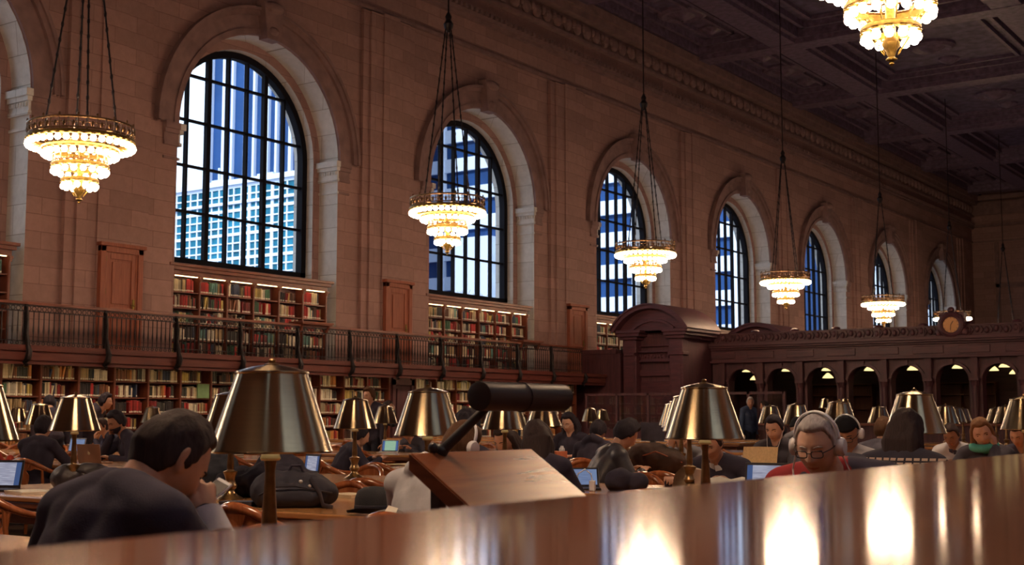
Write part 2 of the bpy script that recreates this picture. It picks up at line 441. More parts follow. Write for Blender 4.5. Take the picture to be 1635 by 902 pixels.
# windows ---------------------------------------------------------------
def window(n, x, yc, sgn, full=True):
    root = empty('window_%d' % n, (x, yc, 0), kind='structure')
    X = sgn * .97
    ro, ri = R2_, R2_ - .17
    m = MB()
    A = [(ro, 4.9)] + arc(0, SPR, ro, 28) + [(-ro, 4.9)]; B = [(ri, 4.9)] + arc(0, SPR, ri, 28) + [(-ri, 4.9)]
    for i in range(len(A) - 1):
        vs = [(X + .1, *A[i]), (X + .1, *A[i + 1]), (X + .1, *B[i + 1]), (X + .1, *B[i]), (X - .1, *A[i]), (X - .1, *A[i + 1]), (X - .1, *B[i + 1]), (X - .1, *B[i])]
        m.add(vs, [(0, 1, 2, 3), (7, 6, 5, 4), (3, 2, 6, 7)])
    m.box(X - .1, X + .1, -ro, ro, 4.9, 5.02)
    m.build('window_frame', FRAME, root)
    m = MB()
    def ht(y, r=ri): return SPR + math.sqrt(max(0, r * r - y * y))
    for y, t in ((-.95, .10), (.95, .10), (-.317, .035), (.317, .035), (-1.62, .035), (1.62, .035)):
        m.box(X - .06, X + .06, y - t / 2 - .012, y + t / 2 + .012, 5.0, ht(y) + .02)
    z = 6.15
    while z < SPR + ri - .1:
        hw = ri if z < SPR else math.sqrt(ri * ri - (z - SPR) ** 2)
        m.box(X - .05, X + .05, -hw, hw, z - .03, z + .03); z += 1.115
    m.build('glazing_bars', FRAME, root)
    P = [(ri, 5.0)] + arc(0, SPR, ri, 28) + [(-ri, 5.0)]
    MB().add([(X, *p) for p in P], [tuple(range(len(P)))]).build('pane', GLASS, root)
for i, yc in enumerate(YC): window(i + 1, WX, yc, -1)
for i, yc in enumerate([y for y in YC if y < 60]): window(i + 20, RX, yc, 1)

# balcony doors ----------------------------------------------------------
for i, k in enumerate(range(-1, 6)):
    yd = 17.92 + S * k
    if yd > 50: break
    d = empty('door_%d' % (i + 1), (WX + .20, yd, BALZ), kind='structure')
    m = MB().box(0, .12, -.56, -.42, 0, 2.3).box(0, .12, .42, .56, 0, 2.3).box(0, .12, -.56, .56, 2.16, 2.3).box(0, .17, -.60, .60, 2.28, 2.36).box(0, .09, -.42, -.38, 0, 2.16).box(0, .09, .38, .42, 0, 2.16)
    m.build('door_frame', BWOOD, d, bevel=.01)
    lf = MB().box(0, .05, -.40, .40, 0, 2.16).box(.05, .075, -.40, -.28, 0, 2.16).box(.05, .075, .28, .40, 0, 2.16).box(.05, .075, -.28, .28, 2.02, 2.16).box(.05, .075, -.28, .28, .85, 1.0).box(.05, .075, -.28, .28, 0, .22).box(.05, .07, -.22, .22, 1.06, 1.96).box(.05, .07, -.22, .22, .28, .8).build('door_leaf', BWOOD, d, bevel=.006)
    MB().box(.075, .09, .31, .37, .98, 1.18).tube([(.09, .34, 1.05), (.14, .34, 1.05), (.14, .24, 1.05)], .012, 8).build('door_handle', GILT, lf, True)
    h = MB()
    for z in (.4, 1.25, 1.95): h.tube([(.08, -.40, z), (.08, -.40, z + .12)], .014, 8)
    h.build('hinge', GILT, lf, True)

# balcony ---------------------------------------------------------------
BX = -21.8; LXX = -22.6
BY0, BY1 = 5.0, 36.6
m = MB().box(WX + .02, BX, BY0, BY1, 2.50, 2.60)
m.box(BX - .05, BX + .10, BY0, BY1, 2.52, 2.63)
m.box(BX - .02, BX + .05, BY0, BY1, 2.34, 2.52)
m.box(BX - .06, BX + .01, BY0, BY1, 2.265, 2.35)
b = m.build('balcony', PWOOD); tag(b, 'long red-brown wooden balcony along the wall under the arched windows', 'balcony')
MB().box(LXX, BX - .05, BY0, BY1, 2.40, 2.50).build('soffit', DWOOD, b)
y = 15.0 - 1.84 * 5
br = []
while y < BY1:
    m = MB(); m.tube([(BX + .1, y, 2.62), (BX + .15, y, 2.50), (BX + .12, y, 2.38), (BX + .02, y, 2.30), (BX + .08, y, 2.24)], [.045, .06, .06, .05, .035], 8)
    m.build('scroll_bracket', IRON, b, True)
    y += 1.84
# railing sections
bal = MB().tube([(0, 0, .10), (0, 0, .22), (0, 0, .3), (0, 0, .42), (0, 0, .58), (0, 0, .66)], [.010, .010, .019, .012, .011, .010], 6).mesh('baluster', IRON, True)
deco = MB()
for k in range(16):
    yy = .06 + k * .115
    deco.tube([(0, yy + .045 * math.cos(a * PI / 4), .725 + .045 * math.sin(a * PI / 4)) for a in range(9)], .008, 5, False)
    deco.tube([(0, yy + .03 * math.cos(a * PI / 4), .06 + .03 * math.sin(a * PI / 4)) for a in range(9)], .008, 5, False)
deco.box(-.02, .02, 0, 1.84, .66, .68); deco.box(-.02, .02, 0, 1.84, .0, .025); deco.box(-.02, .02, 0, 1.84, .095, .11); deco.box(-.02, .02, 0, 1.84, .77, .79)
deco = deco.mesh('scrollwork', IRON, True)
railm = MB().box(-.05, .05, 0, 1.84, .80, .85).mesh('handrail', RWOOD)
postm = MB().box(-.03, .03, -.03, .03, -.0, .82).tube([(.03, 0, .75), (.07, 0, .5), (.05, 0, .25), (.10, 0, .05), (.09, 0, -.02)], [.02, .025, .03, .045, .04], 8).mesh('newel_post', IRON, True)
y = 15.0 - 1.84 * 2; i = 0
SEC = []
while y < BY1 - 1.5:
    s = empty('balcony_railing', (BX, y, 2.61), 0, 'black iron railing section with thin balusters, %s along the balcony from the left edge' % ORD[i], 'railing', 'iron railing sections of the balcony')
    put('handrail', railm, s); put('scrollwork', deco, s); put('newel_post', postm, s)
    for k in range(16): put('baluster', bal, s, (0, .06 + k * .115, 0))
    y += 1.84; i += 1
for (px, py, w_) in ((500, 520, 1), (845, 548, 2)):
    yy = {1: 22.9, 2: 32.2}[w_]
    t = empty('rail_shelf', (BX, yy, 3.46), 0, 'wooden book ledge fixed on the railing before the %s tall bookcase' % ('first full' if w_ == 1 else 'second'), 'ledge')
    MB().box(-.28, .18, -.55, .55, .03, .07).box(-.26, .16, -.52, .52, 0, .03).build('shelf_board', RWOOD, t, bevel=.008)
    for s_ in (-.45, .45): MB().prism([(-.2, .0), (.1, .0), (-.02, -.22)], 'y', s_, s_ + .04).build('bracket', RWOOD, t)

# ================================================================ BOOKCASES AND BOOKS
BOOKS = []     # (x, y, z, thick, height, depth, colour index, lean, where)
BC = [(.48,.03,.03),(.24,.02,.025),(.12,.05,.035),(.06,.065,.06),(.035,.055,.12),(.05,.14,.08),(.70,.60,.40),(.52,.38,.20),(.80,.74,.60),(.62,.26,.08),(.025,.02,.025),(.30,.12,.06),(.60,.46,.14),(.12,.30,.28)]
BN = ['red','dark maroon','dark brown','dark grey','navy blue','green','cream','tan','pale ivory','orange','black','brown','mustard yellow','teal']
_n0 = len(BC)
for _i in range(_n0): BC.append(tuple(v * .5 for v in BC[_i]))
BN = BN + BN
def fill_shelf(x, ya, yb, z, hmax, where, pal):
    y = ya + .01; n = 0
    run = rnd.choice(pal); left = rnd.randint(2, 7)
    end = yb - rnd.choice([.01, .01, .02, .10, .2])
    hh = rnd.uniform(.76, .96) * hmax
    while y < end - .05:
        if left <= 0:
            run = rnd.choice(pal); left = rnd.choice([1, 1, 1, 1, 2, 2, 3, 6]); hh = rnd.uniform(.72, .97) * hmax
            if rnd.random() < .04: y += rnd.uniform(.03, .10)
        t = rnd.uniform(.024, .052); n += 1
        if y + t > end: break
        lean = 0
        if rnd.random() < .05 and y + t + .1 < end: lean = rnd.uniform(.1, .28)
        h = min(hmax * .96, hh * rnd.uniform(.90, 1.08))
        BOOKS.append([x - rnd.uniform(0, .012), y + t / 2, z, t * .86, h, rnd.uniform(.15, .20), run + (_n0 if rnd.random() < .4 else 0), lean, where, n])
        y += t + (math.sin(lean) * h * .8 if lean else 0); left -= 1
PAL1 = [0, 1, 2, 3, 4, 5, 6, 6, 7, 8, 8, 10, 11, 9, 12]
PAL2 = [0, 0, 0, 1, 2, 3, 4, 5, 6, 6, 7, 8, 8, 10, 10, 11, 12, 13]
def bookcase(yA, yB, x, zbot, rows, pitch, depth, label, upper, tagname):
    n = max(1, round((yB - yA) / .91)); bw = (yB - yA) / n
    top = zbot + rows * pitch
    r = empty('bookcase', (x, yA, 0), 0, label, 'bookcase', 'bookcases along the wall')
    L = yB - yA
    MB().box(-depth, -depth + .02, 0, L, zbot - .02, top).build('back_panel', DWOOD, r)
    up = MB().box(-depth, 0, -.03, .03, zbot - .05, top).box(0, .018, -.022, .022, zbot - .05, top).mesh('upright', RWOODZ)
    for k in range(n + 1): put('upright', up, r, (0, k * bw, 0))
    sm = MB().box(-depth, -.01, .03, L - .03, -.025, 0).mesh('shelf', RWOOD)
    for j in range(rows): put('shelf', sm, r, (0, 0, zbot + j * pitch))
    if upper:
        m = MB().box(-depth, .02, -.04, L + .04, top, top + .12).box(-depth, .09, -.10, L + .10, top + .12, top + .20).box(-depth, .14, -.15, L + .15, top + .20, top + .27)
        for k in range(n): m.box(.02, .035, k * bw + .3, k * bw + .6, top + .05, top + .08)
        m.build('cornice', RWOOD, r, bevel=.008)
        for k in range(n + 1): MB().box(.018, .08, k * bw - .04, k * bw + .04, top - .06, top).box(.018, .05, k * bw - .03, k * bw + .03, top - .12, top - .06).build('console', RWOOD, r)
        for k in range(n): MB().box(-.01, .02, k * bw + .08, (k + 1) * bw - .08, top - .014, top - .002).build('strip_light', STRIP, r)
    else:
        MB().box(-depth, .02, -.03, L + .03, top, top + .05).build('top_board', RWOOD, r)
        MB().box(-depth, .03, -.03, L + .03, .0, zbot - .03).build('plinth', DWOOD, r)
    for k in range(n):
        for j in range(rows):
            fill_shelf(x - .012, yA + k * bw + .035, yA + (k + 1) * bw - .035, zbot + j * pitch, pitch - .045,
                       (tagname, k, rows - 1 - j), PAL2 if upper else PAL1)
    return n, bw
PITCH_U = .365
for i, yc in enumerate(YC):
    if yc < 10 or yc > 60: continue
    nm = ['leftmost', 'first full', 'second', 'third', 'fourth', 'fifth'][i - 2]
    bookcase(yc - 2.68, yc + 2.45, WX - .12, 2.66, 5, PITCH_U, .26, 'tall bookcase packed with books below the %s arched window' % nm, True, 'balcony bookcase below the %s window' % nm)
LX = -22.35
bookcase(10.45, 26.4, LX, .33, 6, .335, .28, 'long low wall bookcase under the left stretch of balcony', False, 'left wall bookcase under the balcony')
bookcase(27.5, 35.7, LX, .33, 6, .335, .28, 'shorter wall bookcase under the balcony beside the carved pavilion', False, 'right wall bookcase under the balcony')
# front strip lights under the balcony
sl = empty('shelf_light', (BX - .12, 10.5, 2.33), 0, 'row of slim warm lamps under the balcony edge lighting the shelves', 'light')
MB().box(-.05, .03, 0, 25.2, .0, .03).build('light_rail', IRON, sl)
for k in range(27): MB().box(-.04, .0, .1 + k * .93, .78 + k * .93, -.015, .0).build('lamp_tube', STRIP, sl)
m = MB().box(WX, LX, 26.45, 27.45, 0, 2.30).box(LX, LX + .05, 26.5, 26.62, 0, 2.3).box(LX, LX + .05, 27.28, 27.4, 0, 2.3).box(LX, LX + .05, 26.5, 27.4, 2.1, 2.25).box(LX, LX + .03, 26.7, 27.2, 1.1, 2.0)
tag(m.build('wall_panel', DWOODZ), 'dark wooden panelled pier between the two low wall bookcases', 'panel')

# books: the 300 largest in view each an object, the rest one object
def hidden(b):
    px, py, d = proj(b[0], b[1], b[2] + b[4] / 2)
    if px < -5 or px > 1640 or py > 690: return True
    w_ = b[8][0]
    if 'under the balcony' in w_:
        return b[2] < 1.2
    return 'balcony' in w_ and b[2] < 2.7 and False
def area(b):
    px, py, d = proj(b[0], b[1], b[2]); return b[3] * b[4] / d ** 2 * (.6 if (b[2] < 3.35 and b[2] > 2.6) else 1) * abs(b[0]) / math.hypot(b[0], b[1])
vis = sorted([b for b in BOOKS if not hidden(b)], key=lambda b: -area(b))
big = vis[:300]; bigset = set(id(b) for b in big)
COVER = [simple('book_cover_%s_%d' % (n.replace(' ', '_'), len(MATS)), c, .55, var=.15, scale=12) for n, c in zip(BN, BC)]
LABELM = simple('spine_sticker', (.80, .77, .66), .7, var=.03)
def book_geo(mb, x, y, z, t, h, d, mi, lean, lab):
    s = len(mb.v); mb.cur = mi
    # boards, rounded spine, page block, sticker, gilt bands
    mb.prism([(-d, -t / 2), (-.006, -t / 2), (0, -t * .3), (.004, 0), (0, t * .3), (-.006, t / 2), (-d, t / 2)], 'z', 0, h)
    mb.cur = lab; mb.box(-d + .01, -.006, -t * .42, t * .42, h - .004, h + .0015)
    mb.box(0, .0055, -t * .36, t * .36, .015, .045)
    M = Matrix.Translation((x, y, z)) @ Matrix.Rotation(-lean, 4, 'X'); mb.xf(M, s)
meshes = {}
for i, bc in enumerate(BC):
    mb = MB(); book_geo(mb, 0, 0, 0, .04, .25, .17, 0, 0, 1); meshes[i] = mb.mesh('book', [COVER[i], LABELM])
rows_n = ['top', 'second', 'third', 'fourth', 'fifth', 'bottom']
big.sort(key=lambda b: (b[8], b[9]))
for b in big:
    o = put('book', meshes[b[6]], None, (b[0], b[1], b[2] + .001), (-b[7], 0, 0), (b[5] / .17, b[3] / .04, b[4] / .25))
    w_, k, j = b[8]
    tag(o, '%s book, %s from left, %s shelf, %s bay, %s' % (BN[b[6]], ORD[b[9] - 1], rows_n[j], ORD[k], w_.replace('balcony bookcase below the ', '').replace('window', 'window bookcase').replace('left wall bookcase under the balcony', 'low left bookcase').replace('right wall bookcase under the balcony', 'low right bookcase')), 'book', 'library books on the wall shelves')
mb = MB()
for b in BOOKS:
    if id(b) in bigset: continue
    if proj(b[0], b[1], b[2])[0] < -60: continue
    book_geo(mb, b[0], b[1], b[2] + .001, b[3], b[4], b[5], b[6], b[7], len(BC))
o = mb.build('library_books', COVER + [LABELM], fix=False)
tag(o, 'hundreds of further coloured book spines filling the distant and lower shelves', 'books', kind='stuff')
# the large green volume standing at the front of a low shelf
o = MB().box(-.03, 0, -.17, .17, 0, .32).box(-.028, .002, -.165, .165, .004, .316).build('atlas', simple('green_cloth_cover', (.16, .28, .13), .6), bevel=.004)
o.location = (LX + .035, 19.95, .33 + .335 * 4 + .002); tag(o, 'large pale green flat book facing outward on the low wall shelf', 'book')
# ================================================================ CHANDELIERS
def make_chandelier(hi):
    c = empty('chandelier')
    bs = MB().ball((0, 0, 0), .051, 12 if hi else 8, 8 if hi else 6).mesh('globe_bulb', BULB, True)
    def ring(name, r, z, n, mat, rw=.045, cups=True):
        m = MB()
        P = [(r - rw, z + .07), (r + rw * .7, z + .07), (r + rw, z + .085), (r + rw, z + .12), (r + rw * .6, z + .135), (r - rw, z + .13)]
        seg = 48; vs = []
        for pr in P:
            for i in range(seg):
                a = 2 * PI * i / seg; vs.append((pr[0] * math.cos(a), pr[0] * math.sin(a), pr[1]))
        k = len(P); m.add(vs, [(j * seg + i, j * seg + (i + 1) % seg, ((j + 1) % k) * seg + (i + 1) % seg, ((j + 1) % k) * seg + i) for j in range(k) for i in range(seg)])
        if cups:
            for i in range(n):
                a = 2 * PI * (i + .5) / n; m.lathe([(.045, .052), (.056, .066), (.03, .085), (.022, .11)], 8, (r * math.cos(a), r * math.sin(a), z), True)
        o = m.build(name, mat, c, True)
        for i in range(n):
            a = 2 * PI * (i + .5) / n; put('globe_bulb', bs, o, (r * math.cos(a), r * math.sin(a), z))
        return o
    # heights above the lowest finial tip
    ring('tier_ring', .85, .97, 38, GILT); ring('tier_ring', .59, .82, 26, GILT); ring('tier_ring', .43, .54, 18, GILT); ring('tier_ring', .265, .29, 12, GILT)
    m = MB()        # pierced crown
    for (r, z, t) in ((.86, 1.31, .022), (.84, 1.14, .014), (.855, 1.22, .008)):
        m.tube([(r * math.cos(2 * PI * i / 48), r * math.sin(2 * PI * i / 48), z) for i in range(49)], t, 6, False)
    for i in range(36):
        a = 2 * PI * i / 36; ca, sa = math.cos(a), math.sin(a)
        m.tube([(.84 * ca, .84 * sa, 1.12), (.875 * ca, .875 * sa, 1.2), (.86 * ca, .86 * sa, 1.33)], .010, 5)
        a2 = a + PI / 36; m.ball((.858 * math.cos(a2), .858 * math.sin(a2), 1.20), (.028, .028, .05), 6, 5)
        if i % 2 == 0: m.ball((.86 * ca, .86 * sa, 1.35), (.02, .02, .035), 6, 5)
    m.build('crown', BRONZE, c, True)
    m = MB()        # pierced drum between the middle tiers
    for (r, z) in ((.44, .80), (.44, .70)):
        m.tube([(r * math.cos(2 * PI * i / 36), r * math.sin(2 * PI * i / 36), z) for i in range(37)], .014, 6, False)
    for i in range(18):
        a = 2 * PI * i / 18; m.tube([(.44 * math.cos(a), .44 * math.sin(a), .66), (.45 * math.cos(a), .45 * math.sin(a), .8)], .012, 5)
    for i in range(8):
        a = 2 * PI * i / 8; ca, sa = math.cos(a), math.sin(a)
        m.tube([(.05 * ca, .05 * sa, .9), (.3 * ca, .3 * sa, .95), (.58 * ca, .58 * sa, .95)], .012, 5)
        m.tube([(.05 * ca, .05 * sa, 1.1), (.5 * ca, .5 * sa, 1.16), (.84 * ca, .84 * sa, 1.14)], .012, 5)
    m.build('drum_frame', BRONZE, c, True)
    # small suspension chains between the tiers, each a part
    for (ra, za, rb, zb, n) in ((.43, .67, .44, .78, 18), (.26, .43, .40, .62, 12), (.07, .12, .24, .36, 8), (.59, .95, .82, 1.05, 18)):
        d = math.hypot(rb - ra, zb - za)
        lk = MB().tube([(ra + (rb - ra) * t / 8, 0, za + (zb - za) * t / 8) for t in range(9)], [.009 if t % 2 else .004 for t in range(9)], 6).mesh('link_chain', GILT, True)
        for i in range(n): put('link_chain', lk, c, None, (0, 0, 2 * PI * i / n))
    MB().lathe([(.008, 0), (.03, .02), (.02, .045), (.058, .06), (.06, .075), (.035, .09), (.045, .13), (.05, .16), (.085, .20), (.10, .24), (.07, .27), (.05, .30), (.05, .9), (.03, 1.2)], 16).build('finial', GILT, c, True)
    for i in range(4):
        m = MB(); a = PI / 4 + PI / 2 * i + .3
        p0 = Vector((.60 * math.cos(a), .60 * math.sin(a), 1.16)); p1 = Vector((.06 * math.cos(a), .06 * math.sin(a), 5.48))
        m.tube([p0, p1], .016, 6)
        for k in range(1, 16): m.ball(p0.lerp(p1, k / 16), (.026, .026, .06), 6, 5)
        m.build('chain', IRON, c, True)
    MB().lathe([(.02, 5.3), (.10, 5.4), (.12, 5.5), (.06, 5.6), (.08, 5.68), (.02, 5.8)], 12).tube([(0, 0, 5.7), (0, 0, 12.05)], .02, 8).build('hanging_rod', IRON, c, True)
    return c
ch0 = make_chandelier(False)
index_kids()
CHX = -17.0; CHY = [12.56, 21.97, 30.76, 40.31, 49.91, 59.2, 68.5]; CHZ = [4.58, 4.73, 4.71, 4.77, 4.72, 4.72, 4.72]
names = ['leftmost lit chandelier, hanging before the plain wall left of the big window',
         'second lit chandelier from the left, hanging across the second arched window',
         'third lit chandelier from the left, above the carved curved pediment',
         'fourth lit chandelier from the left, hanging between third and fourth arched windows',
         'fifth lit chandelier from the left, low above the carved partition',
         'lit chandelier partly hidden behind the round clock of the partition',
         'farthest chandelier near the end wall, mostly hidden by the carved partition']
for i in range(8):
    c = ch0 if i == 0 else copy_tree(ch0)
    c.location = (CHX, CHY[i], CHZ[i]) if i < 7 else (-4.0, 12.2, 4.66)
    c.scale = (.93, .93, .93)
    lab = names[i] if i < 7 else 'nearest lit chandelier cut by the top edge at upper right'
    tag(c, lab, 'chandelier', 'tiered globe chandeliers'); c['label'] = lab
# the second row behind and beyond the frame, still lighting the hall
for y, n_ in ((3.3, 'above the camera side of the front tables'), (33.2, 'just before the carved partition'), (50.7, 'beyond the carved partition')):
    c = copy_tree(ch0); c.location = (-4.28, y, 4.70); c['label'] = 'chandelier of the right-hand row, ' + n_
c = copy_tree(ch0); c.location = (CHX, 3.69, 4.70); c['label'] = 'chandelier hanging left of the picture edge'

# ================================================================ PARTITION WITH ARCADE, CLOCK, PAVILIONS
PY = 38.8
def arcade(y, name, label, xa, xb, cx0, pitch, front):
    r = empty(name, (0, y, 0), 0, label, 'partition')
    m = MB(); x0 = xa; rw, spr = .48, 2.30
    cs = []
    x = cx0
    while x < xb - .6:
        if x > xa + .5: cs.append(x)
        x += pitch
    def q(*p): m.add(p, [tuple(range(len(p)))])
    for yy in (-.15, .25):
        prev = xa
        for c in cs:
            q((prev, yy, 0), (c - rw, yy, 0), (c - rw, yy, 3.0), (prev, yy, 3.0))
            q((c - rw, yy, 0), (c + rw, yy, 0), (c + rw, yy, 1.02), (c - rw, yy, 1.02))
            A = arc(c, spr, rw, 14)
            for p, s_ in zip(A[:-1], A[1:]): q((p[0], yy, p[1]), (s_[0], yy, s_[1]), (s_[0], yy, 3.0), (p[0], yy, 3.0))
            prev = c + rw
        q((prev, yy, 0), (xb, yy, 0), (xb, yy, 3.0), (prev, yy, 3.0))
    for c in cs:
        A = [(c + rw, 1.02)] + arc(c, spr, rw, 14) + [(c - rw, 1.02)]
        for p, s_ in zip(A[:-1], A[1:]): q((p[0], -.15, p[1]), (s_[0], -.15, s_[1]), (s_[0], .25, s_[1]), (p[0], .25, p[1]))
        q((c - rw, -.15, 1.02), (c + rw, -.15, 1.02), (c + rw, .25, 1.02), (c - rw, .25, 1.02))
    m.build('arcade_wall', DWOODZ, r, fix=False)
    m = MB()
    for c in cs:      # arch rings
        A = arc(c, spr, rw + .01, 14); B = arc(c, spr, rw + .10, 14)
        for i in range(14): m.add([(A[i][0], -.20, A[i][1]), (A[i+1][0], -.20, A[i+1][1]), (B[i+1][0], -.20, B[i+1][1]), (B[i][0], -.20, B[i][1]), (A[i][0], -.14, A[i][1]), (A[i+1][0], -.14, A[i+1][1]), (B[i+1][0], -.14, B[i+1][1]), (B[i][0], -.14, B[i][1])], [(0,1,2,3), (0,4,5,1), (3,2,6,7)])
        m.box(c - .05, c + .05, -.24, -.15, spr + rw, spr + rw + .16)
    m.build('arch_moulding', DWOOD, r, fix=False)
    k = 0; x = cs[0] - pitch / 2
    col_ = MB().box(-.12, .12, -.12, .12, 0, 1.05).lathe([(.10, 1.05), (.085, 1.12), (.085, 2.15), (.10, 2.18), (.12, 2.3)], 14).box(-.14, .14, -.14, .14, 2.3, 2.38).box(-.10, .10, -.06, .12, 2.38, 2.98).mesh('pilaster', DWOODZ)
    while x < xb:
        if x > xa: put('pilaster', col_, r, (x, -.24, 0))
        x += pitch
    m = MB()
    for (z0, z1, d) in ((2.98, 3.06, .34), (3.06, 3.40, .22), (3.40, 3.46, .30), (3.46, 3.52, .40), (3.52, 3.62, .46)):
        m.box(xa, xb, -.0 - d, .25 + d * .5, z0, z1)
    m.box(xa, xb, -.22, .2, 3.62, 3.93)
    for x in [xa + .4 + i * pitch for i in range(int((xb - xa) / pitch))]: m.box(x - .45, x + .45, -.25, -.2, 3.12, 3.34)
    m.build('entablature', DWOOD, r, bevel=.01)
    m = MB(); x = xa + .15; i = 0
    while x < xb - .1:
        m.ball((x, -.25, 3.78 + (.02 if i % 2 else -.02)), (.07, .05, .10), 8, 6)
        m.tube([(x + .1, -.24, 3.68), (x + .16, -.26, 3.78), (x + .1, -.25, 3.88)], .022, 5)
        if i % 5 == 0: m.box(x - .09, x + .09, -.26, .2, 3.62, 3.95); m.ball((x, -.08, 3.98), (.15, .12, .06), 8, 6)
        x += .27; i += 1
    m.box(xa, xb, -.27, .22, 3.90, 3.94)
    m.build('carved_frieze', DWOOD, r, True)
    return r
arcade(PY, 'oak_partition', 'dark carved oak partition with seven arches crossing the middle of the hall', -18.9, RX - .2, -17.84, 1.335, True)
arcade(48.8, 'oak_partition', 'rear carved oak partition seen dimly through the arches of the front one', -18.9, RX - .2, -17.84, 1.335, False)
def pavilion(x0, x1, y0, y1, label):
    """box bay with a segmental barrel roof whose round pediment faces -Y"""
    r = empty('pavilion', ((x0 + x1) / 2, y0, 0), 0, label, 'pavilion')
    h = (x1 - x0) / 2; L = y1 - y0; ze = 4.02
    m = MB()
    m.box(-h + .15, -h + .55, 0, L, 0, 3.75); m.box(h - .55, h - .15, 0, L, 0, 3.75); m.box(-h + .5, h - .5, .25, L, 0, 4.0)
    m.build('body', DWOODZ, r)
    m = MB()
    for s_ in (-1, 1):
        xa, xb = (s_ * (h - .60), s_ * (h - .12))
        m.box(xa, xb, -.10, .25, 0, 3.2); m.box(min(xa, xb) + .08, max(xa, xb) - .08, -.14, -.1, .5, 2.9)
        m.box(xa - .04, xb + .04, -.15, .25, 3.2, 3.30); m.box(xa, xb, -.12, .25, 3.3, 3.72)
        m.box(min(xa, xb) - .06, max(xa, xb) + .10, -.22, L, 3.72, 3.82)
        m.box(min(xa, xb) - .10, max(xa, xb) + .22, -.32, L, 3.82, 3.92)
        m.box(min(xa, xb) - .12, max(xa, xb) + .30, -.38, L, 3.92, ze)
    for (z0, z1, d) in ((2.55, 2.75, .10), (3.0, 3.06, .16), (3.06, 3.3, .06), (3.3, 3.36, .2), (3.50, 3.54, .12), (1.0, 1.1, .15)): m.box(-h + .55, h - .55, .25 - d, .3, z0, z1)
    m.box(-.7, .7, .2, .25, 1.2, 2.4)
    for i in range(14): m.ball((-.8 + i * .123, .20, 3.18), (.05, .05, .07), 6, 5)
    m.build('pier', DWOOD, r, bevel=.012)
    # segmental barrel: arc through (+-hb, ze) rising rise
    hb, rise = h + .20, .80
    Rr = (hb * hb + rise * rise) / (2 * rise); zc = ze + rise - Rr; a = math.asin(hb / Rr)
    def seg(R_, n=26): return [(R_ * math.sin(-a + 2 * a * i / n), zc + R_ * math.cos(-a + 2 * a * i / n)) for i in range(n + 1)]
    m = MB(); A = seg(Rr); B = seg(Rr - .13)
    m.prism(A + B[::-1], 'y', -.38, L)
    C = seg(Rr - .02); D = seg(Rr - .10); m.prism(seg(Rr + .03) + C[::-1], 'y', -.44, L)
    m.build('barrel_roof', DWOOD, r)
    m = MB(); E = seg(Rr - .13); m.prism(E + [(hb - .1, ze - .02), (-hb + .1, ze - .02)], 'y', -.02, .2)
    F = seg(Rr - .45); G = seg(Rr - .53); m.prism(F[4:-4] + G[4:-4][::-1], 'y', -.1, 0)
    m.build('tympanum', DWOOD, r)
    return r
pavilion(-21.15, -18.75, 36.6, 38.55, 'near carved pavilion with curved pediment where the partition meets the wall')
pavilion(-21.95, -19.45, 46.4, 48.35, 'far carved pavilion whose curved roof rises behind the partition')
t = MB().box(WX + .02, -21.25, 36.7, 38.5, 0, 3.3).box(WX + .02, -21.4, 36.66, 38.5, 3.3, 3.45).build('panelled_screen', DWOODZ)
tag(t, 'dark panelled screen between the near pavilion and the stone wall', 'screen')
# clock
c = empty('wall_clock', (-11.07, PY - .42, 3.93), 0, 'round clock with cream face in a carved dark frame atop the partition', 'clock')
m = MB(); m.tube([(.30 * math.cos(2*PI*i/28), 0, .30 * math.sin(2*PI*i/28)) for i in range(29)], .085, 8, False)
for i in range(16): m.ball((.36 * math.cos(2*PI*i/16), .02, .36 * math.sin(2*PI*i/16)), (.06, .05, .06), 8, 6)
m.ball((0, .02, .44), (.11, .07, .09), 8, 6); m.box(-.40, .40, -.0, .3, -.42, -.30); m.box(-.36, .36, .05, .35, -.4, .36); m.ball((-.38, .02, -.22), (.09, .06, .12)); m.ball((.38, .02, -.22), (.09, .06, .12))
m.build('carved_frame', DWOOD, c, True)
MB().prism([(.235 * math.cos(2*PI*i/32), .235 * math.sin(2*PI*i/32)) for i in range(32)], 'y', -.03, .02).build('clock_face', simple('clock_face', (.70, .36, .13), .5, var=.03), c)
m = MB().tube([(0, -.045, 0), (.07, -.045, .11)], .010, 5).tube([(0, -.045, 0), (-.015, -.045, -.17)], .008, 5)
m.build('hand', BLACKP, c)
m = MB()
for i in range(12):
    a = 2*PI*i/12; m.tube([(.19*math.sin(a), -.034, .19*math.cos(a)), (.22*math.sin(a), -.034, .22*math.cos(a))], .006, 4)
m.build('hour_marks', BLACKP, c)
# pendants behind the arches
for i, (px, py, y) in enumerate([(1194,590,42.5),(1206,603,44.5),(1257,589,42.5),(1321,588,42.5),(1322,600,45),(1389,588,42.5),(1458,587,42.5),(1530,584,42.5),(1585,588,45),(1605,582,42.5),(1621,593,45.3)]):
    X, Y, Z = aty(px, py, y)
    p = empty('pendant_lamp', (X, Y, Z - .08), 0, 'small glowing cone pendant seen through the partition arches, %s from the left' % ORD[i], 'pendant lamp', 'pendants behind the arches')
    MB().lathe([(.20, 0), (.17, .05), (.06, .16), (.03, .18)], 16, closed=True).build('shade', PEND, p, True)
    MB().tube([(0, 0, .17), (0, 0, 3.30 - Z)], .008, 5).build('cord', IRON, p)
t = MB().box(-21.6, RX, 46.2, 46.3, 0, 3.3).box(-21.6, RX, 39.4, 46.2, 3.2, 3.3).box(-21.6, -21.5, 39.4, 46.2, 0, 3.2)
tag(t.build('enclosure_ceiling', DWOOD), 'dark wooden ceiling and back of the delivery enclosure behind the arches', 'panel')
